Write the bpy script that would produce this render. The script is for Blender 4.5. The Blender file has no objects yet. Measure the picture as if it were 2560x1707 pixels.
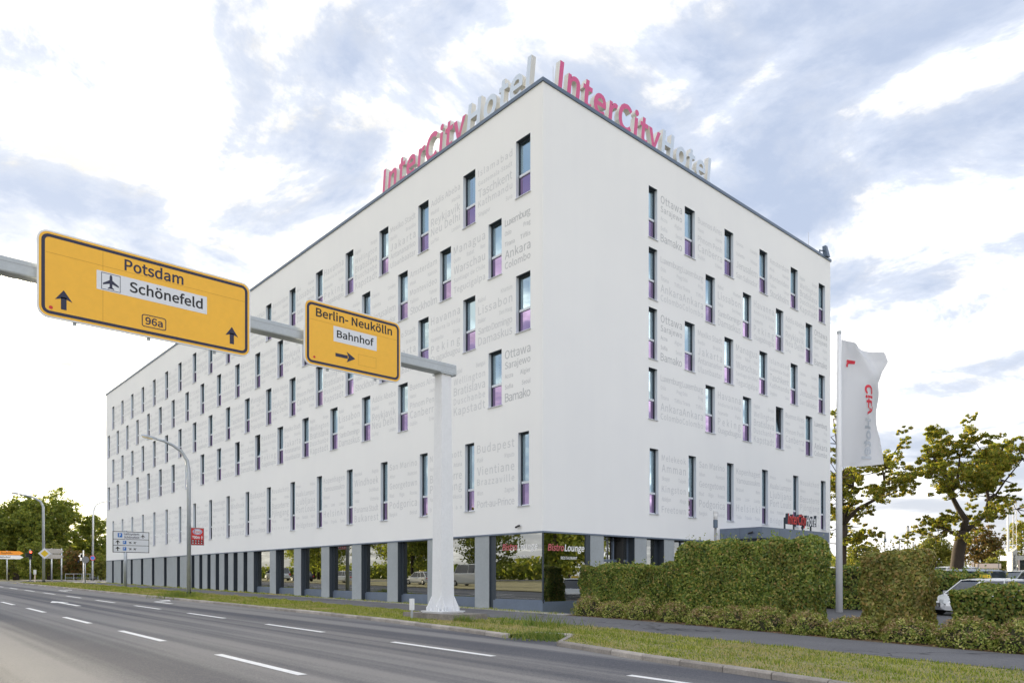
import bpy, math, random, os
import numpy as np
from mathutils import Vector, Matrix

R = math.radians
sc = bpy.context.scene
col = sc.collection

# ------------------------------------------------------------------ camera
cam_d = bpy.data.cameras.new('camera')
cam_d.sensor_width = 36.0
cam_d.lens = 25.864
cam_d.shift_y = 0.2307
cam_d.clip_end = 4000
cam = bpy.data.objects.new('camera', cam_d)
cam.location = (21.894, -21.346, 1.5)
cam.rotation_euler = (R(90), 0, R(48.133))
col.objects.link(cam)
sc.camera = cam

# ------------------------------------------------------------------ light
SUN_AZ = math.atan2(-0.9906, 0.1368)      # measured from +Y towards +X
SUN_EL = R(6)
SUN_DIR = Vector((math.sin(SUN_AZ) * math.cos(SUN_EL), math.cos(SUN_AZ) * math.cos(SUN_EL), math.sin(SUN_EL)))
sun_d = bpy.data.lights.new('sun', 'SUN')
sun_d.energy = 5.0
sun_d.angle = R(2.0)
sun_d.color = (1.0, 0.86, 0.60)
sun = bpy.data.objects.new('sun', sun_d)
sun.rotation_euler = SUN_DIR.to_track_quat('Z', 'Y').to_euler()
col.objects.link(sun)

sc.view_settings.view_transform = 'Standard'
sc.view_settings.look = 'None'
sc.view_settings.gamma = 1.0
sc.view_settings.exposure = 1.10
sc.view_settings.use_curve_mapping = False

# ------------------------------------------------------------------ node helpers
class NT:
    def __init__(self, tree):
        self.t = tree
        self.n = tree.nodes
        self.l = tree.links
    def node(self, typ, ins=None, **kw):
        nd = self.n.new(typ)
        for k, v in kw.items():
            setattr(nd, k, v)
        for k, v in (ins or {}).items():
            self.put(nd.inputs[k], v)
        return nd
    def put(self, sock, v):
        if isinstance(v, bpy.types.NodeSocket):
            self.l.new(v, sock)
        elif v is not None:
            if hasattr(sock.default_value, '__len__') and not isinstance(v, (int, float)):
                v = tuple(v)
                if len(sock.default_value) == 4 and len(v) == 3:
                    v = v + (1.0,)
            sock.default_value = v
    def m(self, op, a, b=None, c=None, clamp=False):
        nd = self.n.new('ShaderNodeMath'); nd.operation = op; nd.use_clamp = clamp
        self.put(nd.inputs[0], a)
        if b is not None: self.put(nd.inputs[1], b)
        if c is not None: self.put(nd.inputs[2], c)
        return nd.outputs[0]
    def vm(self, op, a, b=None, scale=None):
        nd = self.n.new('ShaderNodeVectorMath'); nd.operation = op
        self.put(nd.inputs[0], a)
        if b is not None: self.put(nd.inputs[1], b)
        if scale is not None: self.put(nd.inputs['Scale'], scale)
        return nd.outputs['Value'] if op in ('DOT_PRODUCT', 'LENGTH') else nd.outputs[0]
    def mix(self, f, a, b, blend='MIX'):
        nd = self.n.new('ShaderNodeMix'); nd.data_type = 'RGBA'; nd.blend_type = blend
        nd.clamp_factor = True
        self.put(nd.inputs[0], f); self.put(nd.inputs[6], a); self.put(nd.inputs[7], b)
        return nd.outputs[2]
    def ramp(self, f, stops, interp='LINEAR'):
        nd = self.n.new('ShaderNodeValToRGB'); cr = nd.color_ramp; cr.interpolation = interp
        while len(cr.elements) < len(stops): cr.elements.new(0.5)
        for e, (p, c) in zip(cr.elements, stops):
            e.position = p
            e.color = (c, c, c, 1) if isinstance(c, (int, float)) else tuple(c) + ((1,) if len(c) == 3 else ())
        self.put(nd.inputs[0], f)
        return nd.outputs[0]
    def smooth(self, x, a, b):
        nd = self.n.new('ShaderNodeMapRange'); nd.interpolation_type = 'SMOOTHSTEP'
        self.put(nd.inputs[0], x); nd.inputs[1].default_value = a; nd.inputs[2].default_value = b
        return nd.outputs[0]
    def noise(self, vec, scale, detail=4, rough=0.55, dist=0.0, w=None):
        nd = self.n.new('ShaderNodeTexNoise')
        if w is not None:
            nd.noise_dimensions = '4D'; nd.inputs['W'].default_value = w
        self.put(nd.inputs['Vector'], vec)
        nd.inputs['Scale'].default_value = scale; nd.inputs['Detail'].default_value = detail
        nd.inputs['Roughness'].default_value = rough; nd.inputs['Distortion'].default_value = dist
        return nd.outputs['Fac']

# ------------------------------------------------------------------ sky
world = bpy.data.worlds.new('World')
sc.world = world
world.use_nodes = True
world.node_tree.nodes.clear()
w = NT(world.node_tree)
SKY = w.node('ShaderNodeTexSky', sky_type='NISHITA', sun_disc=False, sun_elevation=SUN_EL, sun_rotation=SUN_AZ,
             air_density=1.0, dust_density=1.2, ozone_density=1.0)
d = w.node('ShaderNodeTexCoord').outputs['Generated']
sep = w.node('ShaderNodeSeparateXYZ', {0: d})
dz = w.m('MAXIMUM', sep.outputs[2], 0.0)
inv = w.m('DIVIDE', 1.0, w.m('ADD', dz, 0.14))
flat = w.node('ShaderNodeCombineXYZ', {0: w.m('MULTIPLY', sep.outputs[0], inv), 1: w.m('MULTIPLY', sep.outputs[1], inv), 2: 0.0}).outputs[0]
flat = w.vm('ADD', flat, (5.5, 14.7, 0.0))
big = w.noise(flat, 0.75, 2, 0.5)
n1 = w.noise(flat, 2.8, 10, 0.62, 0.3)
n2 = w.noise(w.vm('ADD', flat, (-0.05, 0.012, 0.0)), 2.8, 10, 0.62, 0.3)
sd = w.m('MAXIMUM', w.vm('DOT_PRODUCT', d, tuple(SUN_DIR)), 0.0)
glow4 = w.m('POWER', sd, 4.0)
glow30 = w.m('POWER', sd, 30.0)
cov = w.m('ADD', n1, w.m('MULTIPLY', w.m('SUBTRACT', big, 0.5), 0.70))
cov = w.m('ADD', cov, w.m('MULTIPLY', glow4, 0.05))
alpha = w.smooth(cov, 0.490, 0.615)
veil = w.m('MULTIPLY', w.smooth(cov, 0.36, 0.60), 0.30)
thick = w.smooth(cov, 0.58, 0.80)
lit = w.m('MULTIPLY', w.m('SUBTRACT', n2, n1), 4.0)           # side of each puff that faces the sun
cb = w.m('ADD', 0.98, w.m('MULTIPLY', lit, 1.0))
cb = w.m('SUBTRACT', cb, w.m('MULTIPLY', thick, 0.35))
cb = w.m('ADD', cb, w.m('MULTIPLY', glow4, 0.10))
cb = w.m('ADD', cb, w.m('MULTIPLY', glow30, 0.6))
anti = w.smooth(w.m('MULTIPLY', w.vm('DOT_PRODUCT', d, tuple(SUN_DIR)), -1.0), -0.25, 0.75)   # clouds away from the sun, mostly unseen, brightened to lift the facades
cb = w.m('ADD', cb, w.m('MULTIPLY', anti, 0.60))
cb = w.m('MINIMUM', w.m('MAXIMUM', cb, 0.70), 3.0)
ctint = w.mix(w.m('MULTIPLY', glow4, 0.8), (1.0, 0.988, 0.968), (1.0, 0.91, 0.70))
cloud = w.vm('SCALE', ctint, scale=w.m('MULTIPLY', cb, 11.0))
hs = w.node('ShaderNodeHueSaturation', {'Hue': 0.52, 'Saturation': 0.45, 'Value': 1.0, 'Color': SKY.outputs[0]}).outputs[0]
blue = w.mix(0.85, hs, (3.7, 4.35, 5.7))
hz = w.m('POWER', w.m('SUBTRACT', 1.0, dz, clamp=True), 9.0)
hazec = w.vm('SCALE', w.mix(glow4, (1.0, 0.965, 0.90), (1.0, 0.88, 0.60)), scale=w.m('ADD', 6.2, w.m('MULTIPLY', glow4, 2.2)))
skyc = w.mix(w.m('MULTIPLY', hz, 0.85), blue, hazec)
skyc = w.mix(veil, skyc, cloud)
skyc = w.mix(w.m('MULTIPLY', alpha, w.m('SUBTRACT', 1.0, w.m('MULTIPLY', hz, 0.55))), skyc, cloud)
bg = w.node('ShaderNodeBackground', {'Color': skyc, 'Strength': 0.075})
w.l.new(bg.outputs[0], w.node('ShaderNodeOutputWorld').inputs[0])

# ------------------------------------------------------------------ materials
MATS = {}
def mat(name, c, rough=0.6, metal=0.0, var=0.0, scale=6.0, bump=0.0, bscale=60.0, spec=0.5, coords='Object', emit=0.0):
    if name in MATS: return MATS[name]
    m = bpy.data.materials.new(name); m.use_nodes = True
    t = NT(m.node_tree); p = t.n['Principled BSDF']
    p.inputs['Roughness'].default_value = rough
    p.inputs['Metallic'].default_value = metal
    p.inputs['Specular IOR Level'].default_value = spec
    p.inputs['Base Color'].default_value = tuple(c) + (1,)
    if var or bump:
        tc = t.node('ShaderNodeTexCoord').outputs[coords]
    if var:
        f = t.m('MULTIPLY', t.m('ADD', t.noise(tc, scale, 6, 0.6), t.noise(tc, scale * 7.3, 4, 0.6)), 0.5)
        lo = [max(0, x * (1 - var)) for x in c]; hi = [min(1, x * (1 + var)) for x in c]
        t.put(p.inputs['Base Color'], t.ramp(f, [(0.32, lo), (0.68, hi)]))
        t.put(p.inputs['Roughness'], t.m('ADD', rough - 0.06, t.m('MULTIPLY', f, 0.12)))
    if bump:
        b = t.node('ShaderNodeBump', {'Height': t.noise(tc, bscale, 5, 0.6), 'Strength': bump, 'Distance': 0.02})
        t.put(p.inputs['Normal'], b.outputs[0])
    if emit:
        p.inputs['Emission Color'].default_value = tuple(c) + (1,)
        p.inputs['Emission Strength'].default_value = emit
    MATS[name] = m
    return m

def leafmat(name, stops, trans=0.35, rough=0.5, patch=0.0, patchcol=(0.12, 0.06, 0.03), pscale=0.8):
    m = bpy.data.materials.new(name); m.use_nodes = True
    t = NT(m.node_tree); t.n.clear()
    rnd = t.node('ShaderNodeNewGeometry').outputs['Random Per Island']
    c = t.ramp(rnd, stops)
    if patch:
        tc = t.node('ShaderNodeTexCoord').outputs['Object']
        f = t.smooth(t.m('ADD', t.noise(tc, pscale, 3, 0.6), t.m('MULTIPLY', t.m('SUBTRACT', rnd, 0.5), 0.25)), 0.52, 0.66)
        c = t.mix(t.m('MULTIPLY', f, patch), c, patchcol)
    a = t.node('ShaderNodeBsdfPrincipled', {'Base Color': c, 'Roughness': rough, 'Specular IOR Level': 0.35}).outputs[0]
    b = t.node('ShaderNodeBsdfTranslucent', {'Color': t.mix(0.5, c, t.vm('MULTIPLY', c, (1.7, 1.5, 0.5) if name != 'flag_cloth' else (1, 1, 1)))}).outputs[0]
    mx = t.node('ShaderNodeMixShader', {0: trans, 1: a, 2: b}).outputs[0]
    t.l.new(mx, t.node('ShaderNodeOutputMaterial').inputs[0])
    MATS[name] = m
    return m

def glassmat(name, tint, refl, fac, rough=0.0, wav=0.02, wscale=1.3):
    m = bpy.data.materials.new(name); m.use_nodes = True
    t = NT(m.node_tree); t.n.clear()
    tc = t.node('ShaderNodeTexCoord').outputs['Object']
    b = t.node('ShaderNodeBump', {'Height': t.noise(tc, wscale, 2, 0.5), 'Strength': wav, 'Distance': 0.1}).outputs[0]
    g = t.node('ShaderNodeBsdfGlossy', {'Color': refl, 'Roughness': rough, 'Normal': b}).outputs[0]
    tr = t.node('ShaderNodeBsdfTransparent', {'Color': tint}).outputs[0]
    fr = t.node('ShaderNodeFresnel', {'IOR': 1.5}).outputs[0]
    f = t.m('ADD', fac, t.m('MULTIPLY', fr, 1.0 - fac), clamp=True)
    t.l.new(t.node('ShaderNodeMixShader', {0: f, 1: tr, 2: g}).outputs[0], t.node('ShaderNodeOutputMaterial').inputs[0])
    MATS[name] = m
    return m

def tinted(name, base, refl, fac):
    m = bpy.data.materials.new(name); m.use_nodes = True
    t = NT(m.node_tree); t.n.clear()
    tc = t.node('ShaderNodeTexCoord').outputs['Object']
    b = t.node('ShaderNodeBump', {'Height': t.noise(tc, 1.1, 2, 0.5), 'Strength': 0.006, 'Distance': 0.1}).outputs[0]
    a = t.node('ShaderNodeBsdfDiffuse', {'Color': base}).outputs[0]
    g = t.node('ShaderNodeBsdfGlossy', {'Color': refl, 'Roughness': 0.01, 'Normal': b}).outputs[0]
    t.l.new(t.node('ShaderNodeMixShader', {0: fac, 1: a, 2: g}).outputs[0], t.node('ShaderNodeOutputMaterial').inputs[0])
    MATS[name] = m
    return m

def plaster():
    m = bpy.data.materials.new('white_render'); m.use_nodes = True
    t = NT(m.node_tree); p = t.n['Principled BSDF']
    tc = t.node('ShaderNodeTexCoord').outputs['Object']
    st = t.noise(t.vm('MULTIPLY', tc, (1.4, 1.4, 0.10)), 1.0, 4, 0.6)
    bl = t.noise(tc, 0.22, 3, 0.5)
    f = t.m('ADD', t.m('MULTIPLY', st, 0.28), t.m('MULTIPLY', bl, 0.72))
    t.put(p.inputs['Base Color'], t.ramp(f, [(0.32, (0.845, 0.85, 0.86)), (0.66, (0.885, 0.888, 0.89))]))
    p.inputs['Roughness'].default_value = 0.85
    b = t.node('ShaderNodeBump', {'Height': t.noise(tc, 55, 4, 0.6), 'Strength': 0.12, 'Distance': 0.02})
    t.put(p.inputs['Normal'], b.outputs[0])
    MATS['white_render'] = m
    return m
plaster()

def asphalt(name, dark, light, stripes):
    m = bpy.data.materials.new(name); m.use_nodes = True
    t = NT(m.node_tree); p = t.n['Principled BSDF']
    tc = t.node('ShaderNodeTexCoord').outputs['Object']
    fine = t.noise(tc, 22, 3, 0.75)
    grit = t.noise(tc, 75, 2, 0.6)
    bl = t.noise(tc, 0.35, 4, 0.6)
    if stripes:
        tr = t.noise(t.vm('MULTIPLY', tc, (0.010, 0.72, 0.0)), 1.0, 3, 0.55)
        tr = t.smooth(tr, 0.40, 0.60)
        f = t.m('ADD', t.m('MULTIPLY', tr, 0.62), t.m('MULTIPLY', bl, 0.25))
    else:
        f = t.m('MULTIPLY', bl, 0.75)
    f = t.m('ADD', f, t.m('MULTIPLY', t.m('SUBTRACT', fine, 0.5), 0.85))
    f = t.m('ADD', f, t.m('MULTIPLY', t.m('SUBTRACT', grit, 0.5), 1.0))
    c = t.ramp(f, [(0.05, dark), (0.75, light)])
    vor = t.n.new('ShaderNodeTexVoronoi'); vor.feature = 'DISTANCE_TO_EDGE'
    warp = t.vm('ADD', t.vm('MULTIPLY', tc, (0.5, 0.8, 0.0)), t.vm('SCALE', t.node('ShaderNodeTexNoise', {'Vector': tc, 'Scale': 1.6}).outputs[1], scale=0.7))
    t.put(vor.inputs['Vector'], warp); vor.inputs['Scale'].default_value = 0.30 if stripes else 0.42
    crack = t.m('SUBTRACT', 1.0, t.smooth(vor.outputs['Distance'], 0.0, 0.010 if stripes else 0.016))
    gate = t.smooth(t.noise(tc, 0.16, 2, 0.5), 0.56 if stripes else 0.47, 0.64 if stripes else 0.55)
    crack = t.m('MULTIPLY', crack, gate)
    c = t.mix(t.m('MULTIPLY', crack, 0.0 if stripes else 0.8), c, tuple(x * 0.35 for x in dark))
    t.put(p.inputs['Base Color'], c)
    p.inputs['Roughness'].default_value = 0.88; p.inputs['Specular IOR Level'].default_value = 0.2
    b = t.node('ShaderNodeBump', {'Height': grit, 'Strength': 0.45, 'Distance': 0.01})
    t.put(p.inputs['Normal'], b.outputs[0])
    MATS[name] = m
asphalt('road_asphalt', (0.080, 0.083, 0.100), (0.235, 0.228, 0.226), True)
asphalt('path_asphalt', (0.09, 0.09, 0.10), (0.21, 0.21, 0.22), False)

mat('paint', (0.80, 0.80, 0.80), 0.6, var=0.10, scale=3.0, bump=0.2, bscale=90)
mat('soil', (0.16, 0.12, 0.075), 0.95, var=0.45, scale=2.5, bump=0.6, bscale=25)
mat('turf', (0.24, 0.22, 0.09), 0.95, var=0.5, scale=0.8, bump=0.7, bscale=30)
mat('dry_turf', (0.30, 0.26, 0.12), 0.95, var=0.45, scale=0.5, bump=0.6, bscale=30)
mat('gravel', (0.38, 0.37, 0.35), 0.95, var=0.5, scale=22, bump=0.8, bscale=60)
mat('paving', (0.38, 0.36, 0.34), 0.85, var=0.25, scale=2.0, bump=0.2)
mat('kerb_stone', (0.33, 0.30, 0.27), 0.9, var=0.30, scale=3.5, bump=0.4, bscale=50)
_k = NT(MATS['kerb_stone'].node_tree); _p = _k.n['Principled BSDF']
_c = _p.inputs['Base Color'].links[0].from_socket
_k.put(_p.inputs['Base Color'], _k.vm('SCALE', _c, scale=_k.m('ADD', 0.78, _k.m('MULTIPLY', _k.node('ShaderNodeObjectInfo').outputs['Random'], 0.5))))
mat('concrete', (0.22, 0.20, 0.18), 0.95, var=0.45, scale=3.0, bump=0.5, bscale=40)
mat('pilaster', (0.36, 0.39, 0.41), 0.85, var=0.10, scale=1.2, bump=0.12, bscale=60)
mat('dark_frame', (0.045, 0.058, 0.075), 0.45, metal=0.2)
mat('plinth_metal', (0.16, 0.20, 0.27), 0.5, metal=0.3, var=0.12, scale=2.0)
mat('parapet_metal', (0.12, 0.16, 0.22), 0.4, metal=0.4)
mat('alu', (0.70, 0.74, 0.80), 0.5, metal=0.1)
mat('sill_alu', (0.66, 0.69, 0.74), 0.45, metal=0.2)
mat('curtain', (0.72, 0.82, 0.88), 0.9)
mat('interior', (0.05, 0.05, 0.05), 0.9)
mat('room', (0.10, 0.10, 0.10), 0.9)
mat('lettering', (0.67, 0.68, 0.70), 0.85)
mat('lettering_bold', (0.55, 0.56, 0.58), 0.85)
mat('magenta', (0.66, 0.10, 0.26), 0.35, var=0.06, scale=1.0)
mat('sign_silver', (0.60, 0.67, 0.76), 0.4, metal=0.3)
mat('letter_side', (0.62, 0.62, 0.60), 0.5, metal=0.2)
mat('white_steel', (0.78, 0.79, 0.81), 0.5, var=0.05, scale=1.5)
mat('grey_steel', (0.42, 0.45, 0.47), 0.45, metal=0.4, var=0.10, scale=2.0)
mat('galvanised', (0.50, 0.54, 0.59), 0.45, metal=0.6, var=0.15, scale=5.0)
mat('sign_yellow', (0.93, 0.50, 0.04), 0.5, var=0.05, scale=0.7)
mat('sign_navy', (0.018, 0.020, 0.055), 0.5)
mat('sign_black', (0.012, 0.012, 0.014), 0.5)
mat('sign_white', (0.74, 0.76, 0.80), 0.5)
mat('seam', (0.55, 0.27, 0.025), 0.6)
mat('sign_blue', (0.02, 0.16, 0.55), 0.5)
mat('sign_red', (0.62, 0.03, 0.03), 0.5)
mat('sign_orange', (0.85, 0.30, 0.02), 0.5)
mat('prio_yellow', (0.80, 0.55, 0.03), 0.5)
mat('dark_plastic', (0.025, 0.025, 0.028), 0.45)
mat('sign_back', (0.30, 0.30, 0.31), 0.6, metal=0.3)
mat('lamp_glass', (0.80, 0.68, 0.42), 0.2)
mat('lantern_glass', (0.80, 0.80, 0.80), 0.25)
mat('red_lamp', (1.0, 0.06, 0.03), 0.4, emit=4.0)
mat('bark', (0.050, 0.038, 0.030), 0.95, var=0.45, scale=5.0, bump=0.9, bscale=14)
mat('twig', (0.10, 0.07, 0.05), 0.95)
mat('hedge_core', (0.040, 0.040, 0.018), 0.95, var=0.4, scale=8.0)
mat('car_white', (0.76, 0.77, 0.79), 0.18, spec=0.7)
mat('car_silver', (0.50, 0.52, 0.55), 0.2, metal=0.6)
mat('car_blue', (0.02, 0.025, 0.05), 0.15, spec=0.7)
mat('car_black', (0.015, 0.015, 0.018), 0.15, spec=0.7)
mat('car_glass', (0.02, 0.03, 0.05), 0.05, spec=1.0)
mat('tyre', (0.02, 0.02, 0.02), 0.85)
mat('rim', (0.5, 0.5, 0.52), 0.3, metal=0.8)
mat('tail_red', (0.45, 0.01, 0.02), 0.2)
mat('head_glass', (0.75, 0.78, 0.8), 0.1)
leafmat('flag_cloth', [(0.0, (0.80, 0.81, 0.84)), (1.0, (0.80, 0.81, 0.84))], 0.4, 0.8)
mat('flag_red', (0.70, 0.05, 0.08), 0.8)
mat('flag_grey', (0.50, 0.54, 0.60), 0.8)
mat('glass_red', (0.55, 0.12, 0.14), 0.5)
mat('glass_white', (0.85, 0.85, 0.85), 0.5)
mat('asphalt_far', (0.10, 0.10, 0.105), 0.8, var=0.2, scale=0.6)
mat('billboard', (0.62, 0.66, 0.74), 0.6, var=0.1)
mat('reed', (0.45, 0.36, 0.18), 0.9)
mat('pale_board', (0.70, 0.58, 0.52), 0.7)

leafmat('hedge_leaf', [(0.0, (0.074, 0.126, 0.027)), (0.35, (0.171, 0.255, 0.050)), (0.7, (0.300, 0.361, 0.074)), (0.92, (0.493, 0.466, 0.116)), (1.0, (0.620, 0.404, 0.155))], 0.35, 0.36, 0.30, (0.19, 0.11, 0.05))
leafmat('hedge_leaf_brown', [(0.0, (0.118, 0.130, 0.033)), (0.4, (0.235, 0.265, 0.058)), (0.75, (0.374, 0.338, 0.098)), (1.0, (0.550, 0.382, 0.137))], 0.35, 0.4, 0.5, (0.20, 0.12, 0.05))
leafmat('shrub_leaf', [(0.0, (0.099, 0.149, 0.032)), (0.4, (0.214, 0.286, 0.048)), (0.7, (0.374, 0.401, 0.097)), (0.88, (0.589, 0.549, 0.195)), (1.0, (0.620, 0.612, 0.260))], 0.35, 0.6)
leafmat('seed_head', [(0.0, (0.24, 0.15, 0.07)), (0.5, (0.38, 0.27, 0.14)), (1.0, (0.50, 0.40, 0.24))], 0.2, 0.8)
leafmat('oak_leaf', [(0.0, (0.112, 0.150, 0.027)), (0.5, (0.223, 0.263, 0.045)), (0.85, (0.344, 0.319, 0.060)), (1.0, (0.486, 0.319, 0.075))], 0.60, 0.5)
leafmat('tree_leaf', [(0.0, (0.106, 0.155, 0.037)), (0.5, (0.200, 0.252, 0.055)), (1.0, (0.330, 0.341, 0.075))], 0.60, 0.5)
leafmat('bright_leaf', [(0.0, (0.11, 0.15, 0.03)), (0.6, (0.20, 0.22, 0.05)), (1.0, (0.29, 0.27, 0.08))], 0.55, 0.5)
leafmat('rust_leaf', [(0.0, (0.08, 0.09, 0.025)), (0.55, (0.15, 0.13, 0.04)), (1.0, (0.27, 0.13, 0.055))], 0.5, 0.5)
leafmat('grass_blade', [(0.0, (0.108, 0.179, 0.020)), (0.45, (0.228, 0.294, 0.040)), (0.75, (0.360, 0.384, 0.080)), (1.0, (0.576, 0.525, 0.190))], 0.35, 0.7, 0.9, (0.50, 0.41, 0.22), 0.38)
leafmat('weed_leaf', [(0.0, (0.075, 0.135, 0.022)), (0.6, (0.165, 0.240, 0.045)), (1.0, (0.300, 0.285, 0.075))], 0.35, 0.6)
leafmat('dead_leaf', [(0.0, (0.10, 0.05, 0.02)), (0.6, (0.22, 0.12, 0.05)), (1.0, (0.35, 0.22, 0.11))], 0.1, 0.8)

glassmat('shop_glass', (0.42, 0.46, 0.44), (0.86, 0.88, 0.86), 0.42, wav=0.004)
glassmat('upper_glass', (0.62, 0.80, 0.88), (0.74, 0.92, 1.0), 0.52, wav=0.008)
tinted('purple_glass', (0.012, 0.004, 0.008), (0.56, 0.42, 0.66), 0.62)

# ------------------------------------------------------------------ mesh helpers
def finish(o, parent, inv_t=True):
    col.objects.link(o)
    if parent is not None:
        o.parent = parent
        if inv_t and parent.get('_w'):
            o.matrix_parent_inverse = Matrix.Translation(-Vector(parent.location))
    return o

class MB:
    def __init__(s):
        s.v = []; s.f = []; s.k = []
    def face(s, pts, m=0):
        i = len(s.v); s.v += [tuple(p) for p in pts]; s.f.append(tuple(range(i, i + len(pts)))); s.k.append(m)
    def box(s, x0, x1, y0, y1, z0, z1, m=0):
        i = len(s.v)
        s.v += [(x0, y0, z0), (x1, y0, z0), (x1, y1, z0), (x0, y1, z0), (x0, y0, z1), (x1, y0, z1), (x1, y1, z1), (x0, y1, z1)]
        for q in ((0, 3, 2, 1), (4, 5, 6, 7), (0, 1, 5, 4), (1, 2, 6, 5), (2, 3, 7, 6), (3, 0, 4, 7)):
            s.f.append(tuple(i + a for a in q)); s.k.append(m)
    def hexa(s, lo, hi, m=0):
        """lo, hi: four points each, counter-clockwise seen from hi"""
        i = len(s.v); s.v += [tuple(p) for p in lo] + [tuple(p) for p in hi]; n = len(lo)
        s.f.append(tuple(i + a for a in range(n - 1, -1, -1))); s.k.append(m)
        s.f.append(tuple(i + n + a for a in range(n))); s.k.append(m)
        for a in range(n):
            b = (a + 1) % n
            s.f.append((i + a, i + b, i + n + b, i + n + a)); s.k.append(m)
    def prism(s, pts, vec, m=0, mside=None):
        vec = Vector(vec)
        i = len(s.v); n = len(pts)
        s.v += [tuple(p) for p in pts] + [tuple(Vector(p) + vec) for p in pts]
        s.f.append(tuple(i + a for a in range(n - 1, -1, -1))); s.k.append(m)
        s.f.append(tuple(i + n + a for a in range(n))); s.k.append(m)
        ms = m if mside is None else mside
        for a in range(n):
            b = (a + 1) % n
            s.f.append((i + a, i + b, i + n + b, i + n + a)); s.k.append(ms)
    def tube(s, pts, rad, n=8, m=0, caps=True):
        pts = [Vector(p) for p in pts]
        if not hasattr(rad, '__len__'): rad = [rad] * len(pts)
        i0 = len(s.v); ref = None
        for j, p in enumerate(pts):
            a = pts[max(j - 1, 0)]; b = pts[min(j + 1, len(pts) - 1)]
            t = (b - a).normalized()
            if ref is None:
                ref = Vector((1, 0, 0)) if abs(t.x) < 0.8 else Vector((0, 1, 0))
            u = (ref - t * ref.dot(t)).normalized(); ref = u
            v = t.cross(u)
            for q in range(n):
                an = 2 * math.pi * q / n
                s.v.append(tuple(p + (u * math.cos(an) + v * math.sin(an)) * rad[j]))
        for j in range(len(pts) - 1):
            for q in range(n):
                r = (q + 1) % n
                s.f.append((i0 + j * n + q, i0 + j * n + r, i0 + (j + 1) * n + r, i0 + (j + 1) * n + q)); s.k.append(m)
        if caps:
            s.f.append(tuple(i0 + q for q in range(n - 1, -1, -1))); s.k.append(m)
            e = i0 + (len(pts) - 1) * n
            s.f.append(tuple(e + q for q in range(n))); s.k.append(m)
    def mesh(s, name, mats, smooth=False):
        me = bpy.data.meshes.new(name)
        me.from_pydata(s.v, [], s.f)
        for m in (mats if isinstance(mats, (list, tuple)) else [mats]):
            me.materials.append(MATS[m])
        if any(s.k): me.polygons.foreach_set('material_index', s.k)
        if smooth: me.polygons.foreach_set('use_smooth', [True] * len(me.polygons))
        me.update()
        return me
    def build(s, name, mats, parent=None, smooth=False):
        return finish(bpy.data.objects.new(name, s.mesh(name, mats, smooth)), parent)

def polymesh(name, V, k, matname, parent=None, kind=None):
    """V: (N*k, 3) array, N faces of k vertices each"""
    V = np.asarray(V, dtype=np.float32).reshape(-1, 3); n = len(V); nf = n // k
    me = bpy.data.meshes.new(name)
    me.vertices.add(n); me.vertices.foreach_set('co', V.ravel())
    me.loops.add(n); me.loops.foreach_set('vertex_index', np.arange(n, dtype=np.int32))
    me.polygons.add(nf); me.polygons.foreach_set('loop_start', np.arange(0, n, k, dtype=np.int32))
    me.update(calc_edges=True)
    me.materials.append(MATS[matname])
    o = bpy.data.objects.new(name, me)
    finish(o, parent)
    if kind: o['kind'] = kind
    return o

def tag(o, label, cat, group=None):
    o['label'] = label; o['category'] = cat
    if group: o['group'] = group
    return o

def thing(name, label, cat, loc=(0, 0, 0), group=None, local=False, rz=0.0):
    o = bpy.data.objects.new(name, None)
    o.empty_display_size = 0.3
    o.location = loc; o.rotation_euler = (0, 0, rz)
    if not local: o['_w'] = 1          # children are written in world coordinates
    col.objects.link(o)
    return tag(o, label, cat, group)

def struct(o):
    o['kind'] = 'structure'
    return o

S = 0.0123
def T(x):
    """height of the gently falling ground"""
    if x < -185: return 1.30
    if x < -85: return 1.0455 + 0.0025 * (-85 - x)
    if x > 40: return -S * 40
    return -S * x
XB = [-185.0, -85.0, 40.0]

def sheet(poly_x, y0f, y1f, off, mb=None, m=0):
    """strip of ground between two edge functions, following the terrain"""
    mb = mb or MB()
    for a, b in zip(poly_x[:-1], poly_x[1:]):
        mb.face([(a, y0f(a), T(a) + off), (b, y0f(b), T(b) + off), (b, y1f(b), T(b) + off), (a, y1f(a), T(a) + off)], m)
    return mb
def xs(a, b, step):
    n = max(1, int(math.ceil((b - a) / step)))
    L = [a + (b - a) * i / n for i in range(n + 1)] + [q for q in XB if a < q < b]
    return sorted(set(L))
def lin(pts):
    X = [p[0] for p in pts]; Y = [p[1] for p in pts]
    return lambda x: float(np.interp(x, X, Y))

# ------------------------------------------------------------------ text
FONT = None
try:
    FONT = bpy.data.fonts.load(os.path.join(bpy.utils.system_resource('DATAFILES', path='fonts'), 'Noto Sans CJK Regular.woff2'))
except Exception:
    FONT = None
_tc = bpy.data.curves.new('text_tool', 'FONT')
_to = bpy.data.objects.new('text_tool', _tc)
if FONT: _tc.font = FONT
def _raw(body, sp=1.0, off=0.0, ext=0.0, shear=0.0, res=3, bev=0.0):
    _tc.body = body; _tc.space_character = sp; _tc.offset = off; _tc.extrude = ext; _tc.shear = shear
    _tc.resolution_u = res; _tc.bevel_depth = bev
    me = bpy.data.meshes.new_from_object(_to)
    n = len(me.vertices); a = np.zeros(n * 3, dtype=np.float32)
    me.vertices.foreach_get('co', a)
    return me, a.reshape(-1, 3)
col.objects.link(_to)
_m, _a = _raw('H')
CAP = float(_a[:, 1].max()); bpy.data.meshes.remove(_m)
_tc.size = 1.0 / CAP          # cap height is now one unit

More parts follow.
